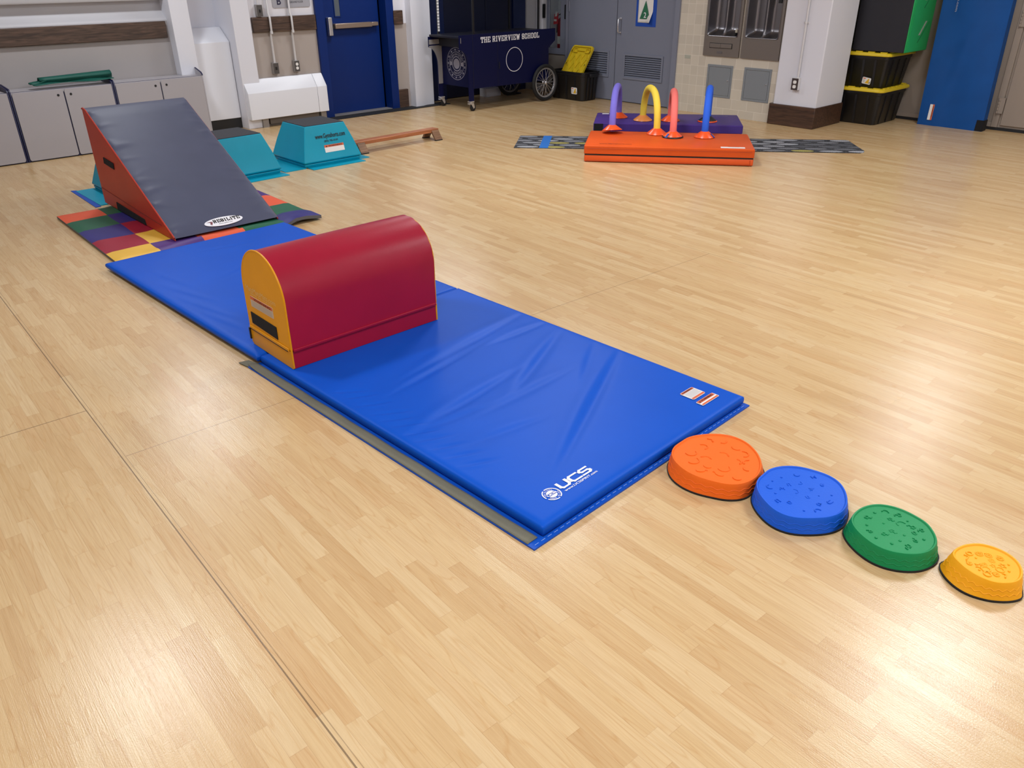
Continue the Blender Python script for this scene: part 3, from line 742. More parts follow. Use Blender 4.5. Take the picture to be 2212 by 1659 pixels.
# ================================================================== FIRE EXTINGUISHER AND CABINET
ec = thing('extinguisher_cabinet', 'grey glazed wall cabinet holding the fire extinguisher', 'cabinet', (-8.4, YF+.02, .5))
y0 = YF+.02
mb = MB()
for q in ((-8.60, -8.545, .52, 1.9), (-8.33, -8.215, .52, 1.9), (-8.545, -8.33, .52, .60), (-8.545, -8.33, 1.83, 1.9)): mb.box(q[0], q[1], y0-.022, y0+.005, q[2], q[3])
mb.build('frame', M_greydoor, ec, bevel=.004)
mb = MB(); mb.box(-8.60, -8.215, y0+.17, y0+.19, .52, 1.9); mb.box(-8.60, -8.56, y0, y0+.19, .52, 1.9); mb.box(-8.30, -8.215, y0, y0+.19, .52, 1.9); mb.box(-8.56, -8.30, y0, y0+.19, .52, .59)
mb.build('cabinet_back', M_whitegloss, ec)
MB().box(-8.546, -8.329, y0-.012, y0-.008, .598, 1.832).build('glass_pane', M_glass, ec)
for x in (-8.655, -8.232):
    MB().prism(rrect(x-.012, x+.012, .975, 1.155, .01), 'y', y0-.034, y0).build('pull', M_black, ec)
fe = thing('fire_extinguisher', 'red fire extinguisher with tag standing behind the cabinet glass', 'fire extinguisher', (-8.40, y0+.08, .59))
c = (-8.40, y0+.08, .591)
mb = MB().lathe([(.055, 0), (.058, .01), (.058, .34), (.05, .375), (.025, .395), (.018, .41)], c, 'z', 24); mb.build('cylinder', M_red, fe)
mb = MB().lathe([(.02, .41), (.022, .45), (.012, .46)], c, 'z', 12); mb.box(c[0]-.012, c[0]+.05, c[1]-.01, c[1]+.01, c[2]+.455, c[2]+.468); mb.box(c[0]-.01, c[0]+.045, c[1]-.01, c[1]+.01, c[2]+.49, c[2]+.50)
mb.tube([(c[0]-.02, c[1], c[2]+.44), (c[0]-.065, c[1]-.01, c[2]+.42), (c[0]-.07, c[1]-.02, c[2]+.2)], .008, 8)
mb.build('valve', M_black, fe)
mb = MB()
for a0 in (-70, -30): pass
ring_pts = [radians(-130+10*i) for i in range(9)]
mb.loft([[(c[0]+.0588*cos(a), c[1]+.0588*sin(a), c[2]+z) for a in ring_pts] for z in (.06, .16)], False, False, closed=False)
mb.build('data_label', M_sticker, fe)
mb = MB().hexa([(-8.49, y0+.005, .90), (-8.40, y0+.005, .91), (-8.40, y0+.008, .91), (-8.49, y0+.008, .90), (-8.47, y0+.005, 1.03), (-8.395, y0+.005, 1.05), (-8.395, y0+.008, 1.05), (-8.47, y0+.008, 1.03)])
tg = mb.build('inspection_tag', mat('red_tag_card', (196, 52, 62), .5), fe)
MB().box(-8.475, -8.425, y0+.003, y0+.0045, .94, .965).build('tag_print', M_sticker, tg)
mb = MB(); mb.hexa([(-8.46, y0+.003, 1.0), (-8.42, y0+.003, 1.005), (-8.42, y0+.0045, 1.005), (-8.46, y0+.0045, 1.0), (-8.445, y0+.003, 1.06), (-8.405, y0+.003, 1.065), (-8.405, y0+.0045, 1.065), (-8.445, y0+.0045, 1.06)])
mb.build('tag_print', M_sticker, tg)

# ================================================================== TOTES
def tote_body(t, x0, x1, y0, y1, z0, z1, flare=.035, name='body'):
    """tapered bin with corner ribs and a rolled rim; open on top"""
    def ring(f, z, ins=0.0, r=.05): return [(a, b, z) for a, b in rrect(x0+(1-f)*flare+ins, x1-(1-f)*flare-ins, y0+(1-f)*flare+ins, y1-(1-f)*flare-ins, r, 5)]
    h = z1-z0; mb = MB()
    rings = [ring(.0, z0, .01), ring(0, z0+.008), ring(.88, z1-.055), ring(.90, z1-.05, -.006), ring(.96, z1-.018, -.006), ring(1, z1-.015, -.014), ring(1, z1, -.014), ring(1, z1, .006), ring(.95, z1-.03, .006), ring(.02, z0+.012, .008)]
    mb.loft(rings)
    # ribs
    n = 3
    for i in range(n):
        u = (i+.5)/n
        for side in (0, 1):
            x = x0+.07+(x1-x0-.14)*u; y = (y0 if side == 0 else y1); s = 1 if side == 0 else -1
            a, b = y+s*flare, y+s*flare*.12
            mb.hexa([(x-.012, a-s*.003, z0+.01), (x+.012, a-s*.003, z0+.01), (x+.012, a+s*.004, z0+.01), (x-.012, a+s*.004, z0+.01), (x-.012, b-s*.003, z1-.055), (x+.012, b-s*.003, z1-.055), (x+.012, b+s*.004, z1-.055), (x-.012, b+s*.004, z1-.055)])
            y2 = y0+.07+(y1-y0-.14)*u; xx = (x0 if side == 0 else x1)
            a, b = xx+s*flare, xx+s*flare*.12
            mb.hexa([(a-s*.006, y2-.012, z0+.01), (a-s*.006, y2+.012, z0+.01), (a+s*.004, y2+.012, z0+.01), (a+s*.004, y2-.012, z0+.01), (b-s*.006, y2-.012, z1-.055), (b-s*.006, y2+.012, z1-.055), (b+s*.004, y2+.012, z1-.055), (b+s*.004, y2-.012, z1-.055)])
    return mb.build(name, M_tote, t, angle=50)
def tote_lid(t, x0, x1, y0, y1, z):
    q = lambda ins, zz, r=.055: [(a, b, zz) for a, b in rrect(x0+ins, x1-ins, y0+ins, y1-ins, r, 5)]
    mb = MB().loft([q(-.024, z-.030), q(-.028, z-.026), q(-.028, z-.006), q(-.022, z+.002), q(.0, z+.006), q(.03, z+.006), q(.035, z-.002)])
    for i in range(6):
        y = y0+.08+(y1-y0-.16)*i/5
        for x in (x0-.008, x1-.014): mb.box(x, x+.024, y-.035, y+.035, z+.002, z+.014)
    for i in range(4):
        x = x0+.06+(x1-x0-.12)*i/3
        for y in (y0-.010, y1-.014): mb.box(x-.035, x+.035, y, y+.024, z+.002, z+.014)
    return tag(mb.build('lid', M_yellowlid, t, angle=40), 'bright yellow snap lid')
def tote_label(t, O, X, Y, w=.085, h=.062):
    mb = MB(); sticker(mb, O, X, Y, w, h); lb = mb.build('label', M_sticker, t)
    O, X, Y = Vector(O), Vector(X).normalized(), Vector(Y).normalized()
    m = MB(); place(m, ([(0, 0), (1, 0), (1, 1), (.75, 1)], [(0, 1, 2, 3)]), O+X*(.34*w)+Y*(.12*h), X, Y, w*.46, h*.74, .0022); m.build('label_print', M_stickyel, lb)
    m = MB(); plate(m, O+X*(.08*w)+Y*(.76*h), X, Y, w*.3, h*.12, .0022)
    m.build('label_band', M_stickred, lb)
    m = MB()
    for i in range(5): plate(m, O+X*(.08*w)+Y*((.2+.1*i)*h), X, Y, w*.24, h*.035, .0022)
    m.build('label_text', M_print, lb)
    m = MB(); plate(m, O+X*(.86*w)+Y*(.14*h), X, Y, w*.07, h*.3, .0022); m.build('barcode', M_ink, lb)
tg_ = 'black storage totes with yellow lids'
t1 = thing('storage_tote', 'bottom black tote with yellow lid standing on floor beside white pillar', 'storage bin', (-4.25, 9.55, 0), group=tg_)
tote_body(t1, -4.53, -3.975, 9.20, 9.86, 0, .37); tote_lid(t1, -4.53, -3.975, 9.20, 9.86, .385)
t2 = thing('storage_tote', 'upper black tote with white label stacked under the green block', 'storage bin', (-4.25, 9.55, .391), group=tg_)
tote_body(t2, -4.52, -3.985, 9.23, 9.86, .392, .735); tote_lid(t2, -4.52, -3.985, 9.23, 9.86, .75)
tote_label(t2, (-4.245, 9.257, .432), (1, -.03, -.12), (.12, -.09, 1), .10, .07)
t3 = thing('storage_tote', 'open black tote with a loose yellow lid leaning inside, before grey door', 'storage bin', (-7.87, 8.42, 0), group=tg_)
tote_body(t3, -8.17, -7.545, 8.240, 8.572, 0, .365, .022)
tote_label(t3, (-7.76, 8.252, .085), (1, .0, .0), (0, -.06, 1), .105, .085)
m = MB().box(-7.545, -7.50, 8.34, 8.48, .30, .345); m.build('handle', M_tote, t3, bevel=.006)
# loose lid, ribbed underside to the room
yl = thing('loose_lid', 'yellow ribbed lid standing tilted inside the open black tote', 'lid', (-7.97, 8.40, .18))
def lid_pt(u, v, d=0.0):
    # u across 0..1, v up 0..1, d towards the room
    B0, B1 = Vector((-8.16, 8.34, .14)), Vector((-7.74, 8.315, .14))
    T0, T1 = Vector((-8.005, 8.545, .665)), Vector((-7.615, 8.52, .665))
    p = (B0*(1-u)+B1*u)*(1-v)+(T0*(1-u)+T1*u)*v
    nrm = (B1-B0).cross(T0-B0).normalized()
    if nrm.y > 0: nrm = -nrm
    return p+nrm*d
q = rrect(0, 1, 0, 1, .09, 5)
qi = rrect(.045, .955, .035, .965, .07, 5)
mb = MB().loft([[lid_pt(a, b, -.016) for a, b in q], [lid_pt(a, b, .012) for a, b in q], [lid_pt(a, b, .012) for a, b in qi], [lid_pt(a, b, -.010) for a, b in qi]])
mb.build('lid_plate', M_yellowlid, yl)
m = MB()
def rib(u0, v0, u1, v1, w=.006, hgt=.006):
    a, b = lid_pt(u0, v0, -.011), lid_pt(u1, v1, -.011); a2, b2 = lid_pt(u0, v0, hgt), lid_pt(u1, v1, hgt)
    s = (b-a).normalized().cross((a2-a).normalized())*w/2
    m.hexa([a-s, b-s, b+s, a+s, a2-s*.6, b2-s*.6, b2+s*.6, a2+s*.6])
for sgn, w_, h_, stepk in ((1, .020, .010, .27), (-1, .008, .0, .22)):
    for k in range(-5, 6):
        pts2 = []
        for i in range(61):
            v = .06+.74*i/60; u = .5+k*stepk-sgn*.62*(v-.45)
            if .10 <= u <= .90: pts2.append((u, v))
        if len(pts2) > 6: rib(pts2[0][0], pts2[0][1], pts2[-1][0], pts2[-1][1], w_, h_)
for u0, u1 in ((.12, .30), (.70, .88)):
    rib(u0, .84, u1, .84, .012, .012); rib(u0, .93, u1, .93, .012, .012); rib(u0, .84, u0, .93, .012, .012); rib(u1, .84, u1, .93, .012, .012)
rib(.30, .885, .70, .885, .02, .012)
m.build('underside_ribs', M_yellowlid, yl)
m = MB()
for u in (.05, .95):
    for v in (.16, .36, .56, .86):
        a = lid_pt(u-.012, v-.025, .0125); b = lid_pt(u+.012, v-.025, .0125); c2 = lid_pt(u+.012, v+.025, .0125); d = lid_pt(u-.012, v+.025, .0125)
        nrm = (b-a).cross(d-a).normalized()*.0008
        m.hexa([a, b, c2, d, a-nrm, b-nrm, c2-nrm, d-nrm])
m.build('slot', M_black, yl)

# green block on top of the totes
gb = thing('foam_block', 'green and black foam block on top of the tote stack', 'foam block', (-4.1, 9.56, .765))
MB().box(-4.41, -3.84, 9.225, 9.245, .768, 1.65).build('front_panel', mat('black_block_cover', (24, 24, 34), .6, bump=.2, bscale=60), gb, bevel=.006)
M_gblock = vinyl('bright_green_vinyl', (44, 168, 92), .4)
mb = MB().prism([(-4.41, 9.245), (-3.835, 9.245), (-3.83, 9.78), (-3.875, 9.87), (-4.41, 9.87)], 'z', .766, 1.65)
mb.build('body', M_gblock, gb, bevel=.008)
for z in (.93, 1.27):
    m = MB().hexa([(-3.835, 9.50, z), (-3.835, 9.53, z), (-3.829, 9.53, z), (-3.829, 9.50, z), (-3.835, 9.62, z+.135), (-3.835, 9.65, z+.135), (-3.829, 9.65, z+.135), (-3.829, 9.62, z+.135)])
    m.build('webbing_loop', mat('grey_webbing', (150, 150, 140), .7), gb)
    m = MB().hexa([(-3.835, 9.505, z-.075), (-3.835, 9.511, z-.075), (-3.8305, 9.511, z-.075), (-3.8305, 9.505, z-.075), (-3.835, 9.705, z+.13), (-3.835, 9.711, z+.13), (-3.8305, 9.711, z+.13), (-3.8305, 9.705, z+.13)])
    m.build('slit', M_black, gb)
MB().box(-3.838, -3.8315, 9.285, 9.289, .77, 1.65).build('piping', M_gblock, gb)

# blue mat leaning against the metal wall
M_wallblue = vinyl('deep_blue_vinyl', (4, 72, 142), .5, var=.08)
lm = thing('leaning_mat', 'tall blue folding mat leaning upright against the taupe wall', 'gym mat', (-3.36, 9.72, 0))
def lean(x, y, z): return (x, y+(.0 if z < 0 else z*.048)+(0), z)
mb = MB(); x0_, x1_ = -3.715, -3.03
def lm_pt(u, v): 
    x = x0_+(x1_-x0_)*u - .05*v*(1-u)*0 ; z = 1.9*v
    b = .004*sin(9*u+5*v)+.005*math.exp(-((u-.25-.5*v)/.06)**2)*(v < .5)
    return Vector((x-.055*v+.0*u, 9.695+.082*v-b, z))
mb.grid(lm_pt, 24, 40)
back = lambda u, v: Vector((lm_pt(u, v).x, 9.695+.082*v+.10, 1.9*v))
mb.add([lm_pt(0, 0), lm_pt(0, 1), back(0, 1), back(0, 0)], [(0, 1, 2, 3)]); mb.add([lm_pt(1, 0), lm_pt(1, 1), back(1, 1), back(1, 0)], [(0, 1, 2, 3)])
mb.add([lm_pt(0, 1), lm_pt(1, 1), back(1, 1), back(0, 1)], [(0, 1, 2, 3)]); mb.add([back(0, 0), back(1, 0), back(1, 1), back(0, 1)], [(0, 1, 2, 3)]); mb.add([lm_pt(0, 0), lm_pt(1, 0), back(1, 0), back(0, 0)], [(0, 1, 2, 3)])
lmb = mb.build('cover', M_wallblue, lm, weld=True, angle=50)
mb = MB(); a = Vector((-3.105, 9.690, .004))
mb.hexa([(-3.102, 9.688, .003), (-3.028, 9.688, .003), (-3.028, 9.70, .003), (-3.102, 9.70, .003), (-3.098, 9.691, .115), (-3.031, 9.691, .115), (-3.031, 9.70, .115), (-3.098, 9.70, .115)])
mb.box(-3.0315, -3.026, 9.69, 9.80, .003, .115)
mb.build('hook_patch', M_hook, lm)
ya = lambda z: 9.686+.082*z/1.9
O = Vector((-3.615, ya(.08)-.004, .06)); Yd = Vector((.0, .043, 1)).normalized()
mb = MB(); sticker(mb, O, (1, 0, 0), Yd, .048, .165, r=.05); wl = mb.build('warning_label', M_sticker, lm)
m = MB(); plate(m, O+Vector((.030, 0, 0)), (1, 0, 0), Yd, .018, .165, .002); m.build('label_band', M_stickred, wl)
m = MB(); place(m, font_geo('WARNING', .01), O+Vector((.033, 0, 0))+Yd*.15, -Yd, (1, 0, 0), .12, .011, .003); m.build('lettering', M_ink, wl)
m = MB(); O2 = Vector((-3.60, ya(1.17)-.006, 1.50)); place(m, font_geo('Gymshorts.com', .01), O2, -Yd, (1, 0, 0), .34, .03, .002)
m.build('lettering', M_lav, lm)

# ================================================================== POSTER, FOUNTAINS, PANELS, PILLAR OUTLET
po = thing('door_poster', 'paper sign with green triangle and number 2 on blue backing, taped on grey door', 'poster', (-6.86, YF+.02, .93))
yb = YF+.02
MB().box(-7.017, -6.697, yb-.003, yb, .935, 1.36).build('backing', mat('blue_card', (20, 72, 170), .55), po)
def paper(u, v):
    x = -6.982+.232*u; z = .980+.36*v; curl = .035*max(0, u-.55)*max(0, .35-v)*9
    return (x-.10*max(0, u-.6)*max(0, .4-v), yb-.006-curl, z+.05*max(0, u-.7)*max(0, .25-v))
o = MB().grid(paper, 14, 14).build('paper', M_sticker, po)
sol = o.modifiers.new('thickness', 'SOLIDIFY'); sol.thickness = .001
mb = MB(); place(mb, ([(0, 0), (1, 0), (.53, 1)], [(0, 1, 2)]), (-6.947, yb-.0135, 1.023), (1, 0, 0), (0, 0, 1), .161, .21, .0)
tr = mb.build('triangle', mat('green_print', (40, 108, 78), .55), po); 
mb = MB(); place(mb, font_geo('2', .008), (-6.885, yb-.0135, 1.037), (1, 0, 0), (0, 0, 1), .04, .062, .0012); mb.build('numeral', M_whiteink, po)

def fountain(xa, xb, slot, label):
    yw = YF-.006
    t = thing('drinking_fountain', label, 'drinking fountain', ((xa+xb)/2, yw, .66), group='recessed steel drinking fountains')
    zt = 1.9; bz = .882; bx0, bx1 = xa+.035, xb-.035; yf = yw-.022
    # front frame
    mb = MB(); mb.box(xa, xb, yf, yw, .664, bz); mb.box(xa, bx0, yf, yw, bz, zt); mb.box(bx1, xb, yf, yw, bz, zt)
    fr = mb.build('front_panel', M_steel, t)
    # basin shell: two concave troughs with a rounded ridge between
    xm = (bx0+bx1)/2+.0
    def basin(u, v):
        x = bx0+(bx1-bx0)*u; z = bz+(1.85-bz)*v
        e = min(1, min(u, 1-u)/.16); e = 1-(1-e)**2.4
        b = min(1, v/.09); b = 1-(1-b)**2.4
        d = .125*e*b
        rdg = math.exp(-((x-xm)/.030)**2)*.078*min(1, v/.05)
        d2 = d-rdg*e if x > xm else d-rdg*e
        return (x, yf+.001+max(0, d2), z)
    o = MB().grid(basin, 64, 40).build('basin', M_steeldark, t, angle=80)
    mb = MB().tube([(bx0, yf-.002, 1.85), (bx0, yf-.002, bz+.03), (bx0+.008, yf-.002, bz+.008), (bx0+.03, yf-.002, bz), (bx1-.03, yf-.002, bz), (bx1-.008, yf-.002, bz+.008), (bx1, yf-.002, bz+.03), (bx1, yf-.002, 1.85)], .005, 8)
    mb.build('rolled_edge', M_steeldark, t)
    if slot:
        MB().box(xa+.085, xb-.092, yf-.003, yf, .752, .808).build('slot_surround', M_black, t)
        mb = MB(); 
        for i in range(2): mb.box(xa+.089+i*.150, xa+.089+i*.150+.147, yf-.007, yf, .757, .803)
        mb.build('push_bar', M_steel, t, bevel=.002)
        bd = MB().prism(rrect(xa+.192, xa+.267, .695, .720, .01), 'y', yf-.004, yf).build('badge', M_steeldark, t)
        MB().lathe([(.016, 0), (.014, -.05), (.010, -.055)], (bx1-.045, yf+.05, bz+.03), 'y', 14).build('spout', M_black, t)
        MB().lathe([(.014, 0), (.017, .03), (.008, .05)], (bx1-.05, yf+.045, bz+.035), 'z', 14).build('bubbler', mat('cream_plastic', (196, 188, 168), .4), t)
    else:
        MB().box(bx1-.05, bx1-.01, yf-.01, yf+.05, 1.245, 1.30).build('spout', M_black, t)
    return t
fountain(-5.925, -5.438, True, 'steel recessed drinking fountain with push bar, nearer the grey door')
fountain(-5.410, -4.922, False, 'plain steel recessed drinking fountain without push bar, next to white pillar')
def access(xa, xb, label):
    yw = YF-.005
    t = thing('access_panel', label, 'access panel', ((xa+xb)/2, yw, .2), group='grey wall access panels below the fountains')
    mb = MB(); z0, z1, w = .208, .570, .024
    for q in ((xa, xa+w, z0, z1), (xb-w, xb, z0, z1), (xa+w, xb-w, z0, z0+w), (xa+w, xb-w, z1-w, z1)): mb.box(q[0], q[1], yw-.008, yw+.002, q[2], q[3])
    mb.build('frame', M_panelgrey, t, bevel=.002)
    MB().box(xa+w+.003, xb-w-.003, yw-.007, yw, z0+w+.003, z1-w-.003).build('door', M_panelgrey, t, bevel=.001)
    MB().lathe([(.010, 0), (.010, -.004), (.004, -.012), (.004, -.016)], (xb-w-.028, yw-.007, .405), 'y', 12).build('latch', M_chrome, t)
access(-5.848, -5.498, 'grey metal access panel below the fountain with push bar')
access(-5.343, -4.989, 'grey metal access panel below the plain fountain beside pillar')
ot = thing('pillar_outlet', 'dark faced duplex outlet with white conduit on the white pillar', 'outlet', (-4.64, 8.56, .45))
MB().box(-4.685, -4.605, 8.512, 8.56, .39, .52).build('box', M_conduit, ot, bevel=.003)
MB().box(-4.683, -4.607, 8.507, 8.512, .393, .512).build('cover_plate', mat('brown_plate', (66, 56, 56), .4), ot)
for z in (.427, .474): MB().prism(rrect(-4.664, -4.626, z-.017, z+.017, .012), 'y', 8.503, 8.507).build('socket', M_sticker, ot)
MB().tube([(-4.632, 8.535, .52), (-4.636, 8.535, CEIL)], .0115, 10).build('conduit', M_conduit, ot)
m = MB().box(-4.665, -4.612, 8.548, 8.56, 1.058, 1.078); m.lathe([(.016, -.01), (.016, .01)], (-4.635, 8.535, 1.068), 'z', 10); m.build('strap', M_conduit, ot)

# ================================================================== BLUE FOLDING MAT (near half wrinkled, far half plain)
M_blue = mat('bright_blue_vinyl', (0, 80, 192), .46, bump=.10, bscale=70, var=.03, vscale=5, spec=.14)
M_blueedge = vinyl('blue_vinyl_hem', (8, 76, 180), .45)
M_velcro = mat('grey_hook_and_loop', (112, 110, 96), .95, bump=.5, bscale=300, var=.1)
A2 = radians(2.0)
um = thing('folding_mat', 'long two-panel bright blue folding mat in the middle of the floor', 'gym mat', (-1.406, 1.42, 0), A2)
UMI = rootmat(um).inverted()
def loc_px(x, y, z=.05): return UMI @ at(x, y, z)
folds = []   # (x0, y0, x1, y1, depth, width)
def fold(p, q, d=.005, w=.016):
    a, b = loc_px(*p), loc_px(*q); folds.append((a.x, a.y, b.x, b.y, d, w))
fold((1342, 750), (1208, 1010), .0065, .024); fold((1286, 736), (1258, 822), .003, .020); fold((1210, 718), (1110, 850), .0065, .026)
fold((1135, 674), (880, 815), .0070, .026); fold((1186, 694), (1050, 748), .0045, .020); fold((1125, 795), (890, 935), .0065, .026)
fold((1060, 730), (850, 850), .0050, .022); fold((1230, 800), (1020, 905), .0035, .024); fold((1070, 870), (880, 940), .0040, .020); fold((1180, 900), (1000, 965), .0030, .022)
for p, q in (((712, 848), (800, 842)), ((735, 862), (815, 850)), ((765, 878), (850, 866)), ((795, 896), (890, 886)), ((815, 910), (900, 899)), ((838, 922), (930, 910)), ((866, 940), (960, 925)), ((890, 955), (985, 936)), ((925, 972), (1010, 955)), ((955, 990), (1050, 972)), ((985, 1008), (1080, 990))):
    fold(p, q, .0035, .009)
folds2 = []
for p, q in (((300, 575), (420, 620)), ((330, 610), (470, 650)), ((380, 640), (520, 690)), ((420, 665), (540, 715)), ((560, 520), (420, 545)), ((640, 530), (480, 600))):
    a, b = loc_px(*p), loc_px(*q); folds2.append((a.x, a.y, b.x, b.y, .0022, .018))
def crease(x, y, fl):
    z = 0
    for x0, y0, x1, y1, d, w in fl:
        dx, dy = x1-x0, y1-y0; l = hypot(dx, dy); t = ((x-x0)*dx+(y-y0)*dy)/(l*l)
        if t < -.1 or t > 1.1: continue
        s = ((x-x0)*dy-(y-y0)*dx)/l
        if abs(s) > 5*w: continue
        k = sin(pi*(t+.1)/1.2)**1.3; w = w*(.55+.45*k)
        z += 1.1*k*d*(-math.exp(-(s/w)**2)+.5*math.exp(-((s-1.8*w)/(1.3*w))**2))
    return z
def pad(x0, x1, y0, y1, zb, zt, fl, nu, nv, bulge=.006):
    mb = MB(); N = []
    def top(u, v):
        x = x0+(x1-x0)*u; y = y0+(y1-y0)*v
        e = min(x-x0, x1-x, y-y0, y1-y)
        m = min(1, e/.04)
        return (x, y, zt-.004*(1-min(1, e/.02))**2+m*crease(x, y, fl)+.0015*m*sin(3*x+1)*sin(4*y))
    mb.grid(top, nu, nv)
    idx = [i for i in range(nu+1)]+[j*(nu+1)+nu for j in range(1, nv+1)]+[nv*(nu+1)+i for i in range(nu-1, -1, -1)]+[j*(nu+1) for j in range(nv-1, 0, -1)]
    per = [mb.v[i] for i in idx]; cx, cy = (x0+x1)/2, (y0+y1)/2
    def off(p, o, z):
        ox = -o if abs(p.x-x0) < 1e-6 else (o if abs(p.x-x1) < 1e-6 else 0); oy = -o if abs(p.y-y0) < 1e-6 else (o if abs(p.y-y1) < 1e-6 else 0)
        return Vector((p.x+ox, p.y+oy, z))
    h = zt-zb
    rings = [[p.copy() for p in per]]+[[off(p, o, zt-h*f) for p in per] for o, f in ((.004, .16), (bulge, .35), (bulge, .65), (.003, .92), (-.004, 1.0))]
    mb.loft(rings, False, True)
    return mb
pad(-1.778, -.004, 0, 1.2, .008, .05, folds, 200, 140).build('panel', M_blue, um, local=True, weld=True, angle=50)
pad(-3.628, -1.80, -.012, 1.195, .012, .05, folds2, 110, 70, .009).build('panel', M_blue, um, local=True, weld=True, angle=50)
mb = MB().box(-1.80, .022, -.066, 1.222, .0, .006)
mb.build('base_sheet', M_blueedge, um, local=True)
MB().box(-1.795, -1.783, .02, 1.19, .006, .04).build('hinge', M_blueedge, um, local=True)
mb = MB().grid(lambda u, v: (-1.80+1.79*u, -.064+.046*v, .0075+.0012*sin(40*u)*v+.012*math.exp(-u/.02)*(1-v)), 60, 4)
o = mb.build('hook_strip', M_velcro, um, local=True); s_ = o.modifiers.new('thickness', 'SOLIDIFY'); s_.thickness = .002; s_.offset = -.2
tag(o, 'grey hook-and-loop strip')
mb = MB().hexa([(-1.87, -.075, .003), (-1.80, -.066, .003), (-1.80, -.018, .003), (-1.86, -.03, .003), (-1.87, -.075, .007), (-1.80, -.066, .007), (-1.80, -.018, .007), (-1.86, -.03, .007)])
tag(mb.build('hook_strip', M_velcro, um, local=True), 'grey hook-and-loop tab end')
mb = MB()
for i in range(42): mb.box(.008, .0092, -.05+i*.03, -.032+i*.03, .006, .0068)
mb.build('hem_stitching', mat('pale_blue_thread', (150, 180, 230), .6), um, local=True)
# marks: printed on the near panel
def lp(x, y): return UMI @ Vector((x, y, .05))
XL, YL = Vector((0, 1, 0)), Vector((-1, 0, 0))
def Lo(x, y): p = lp(x, y); return Vector((p.x, p.y, .0512))
def ch(lines): return lines
UCS = [[(0, 1), (0, .22), (.16, 0), (.66, 0), (.82, .22), (.82, 1)], [(1.92, 1), (1.26, 1), (1.1, .78), (1.1, .22), (1.26, 0), (1.92, 0)], [(3.0, 1), (2.36, 1), (2.2, .82), (2.2, .66), (2.36, .5), (2.86, .5), (3.0, .34), (3.0, .16), (2.86, 0), (2.2, 0)]]
mb = MB(); place(mb, poly_geo(UCS, .24), Lo(-1.4985, 1.600), XL, YL, .168, .042); mb.build('lettering', M_whiteink, um, local=True)
mb = MB(); place(mb, font_geo('www.UCSSPIRIT.com', .012), Lo(-1.484, 1.603), XL, YL, .168, .0105); mb.build('lettering', M_whiteink, um, local=True)
mb = MB(); Cc = Lo(-1.507, 1.558)
for a0, a1 in ((8, 100), (112, 190), (202, 280), (292, 368)): ring_flat(mb, Cc, XL, YL, .0305, .0345, .0012, 60, a0, a1)
ring_flat(mb, Cc, XL, YL, 0, .0001, .0012, 8)
def seg_geo(r, y): 
    a = math.acos(y/r); n = 12
    return [(r*sin(-a+2*a*i/n), r*cos(-a+2*a*i/n)) for i in range(n+1)]
for sg_ in (1, -1):
    pts_ = seg_geo(.0195, .0065)
    mb.add([Cc+XL*(p[0]*sg_)+YL*(p[1]*sg_)+Vector((0, 0, .0012)) for p in pts_], [tuple(range(len(pts_)))])
place(mb, poly_geo(UCS, .3), Cc-XL*.022-YL*.0045, XL, YL, .044, .009)
arc_text(mb, 'ORIGINAL', Cc, XL, YL, .0252, .0062, 105, 17, False)
arc_text(mb, 'MADE IN USA', Cc, XL, YL, .0252, .0062, 285, 13.5, True)
mb.build('round_emblem', M_whiteink, um, local=True)
def warn(x, y, w, h, bands, text_at):
    O = Lo(x, y); mb = MB(); sticker(mb, O, XL, YL, w, h, .0014, .12); s = mb.build('warning_label', M_sticker, um, local=True)
    m = MB()
    for b0, b1 in bands: plate(m, O+YL*(b0*h)+XL*(.03*w), XL, YL, w*.94, (b1-b0)*h, .0020)
    m.build('label_band', M_stickred, s, local=True)
    m = MB(); place(m, font_geo('WARNING', .02), O+YL*(text_at[0]*h)+XL*(.2*w), XL, YL, w*.68, text_at[1]*h, .0028)
    place(m, ([(0, 0), (1, 0), (.5, 1)], [(0, 1, 2)]), O+YL*(text_at[0]*h)+XL*(.08*w), XL, YL, w*.09, text_at[1]*h, .0028)
    m.build('lettering', M_ink, s, local=True)
    return s, O
s, O = warn(-1.566, 2.440, .088, .070, ((.03, .18), (.80, .97)), (.815, .13))
m = MB()
for i in range(9):
    for j in range(7): plate(m, O+XL*(.006+.0112*j)+YL*(.017+.0042*i), XL, YL, .0085+.002*((i*j) % 2), .0014, .0020)
m.build('small_print', M_print, s, local=True)
s, O = warn(-1.511, 2.428, .118, .036, ((.04, .28), (.52, .97)), (.58, .30))

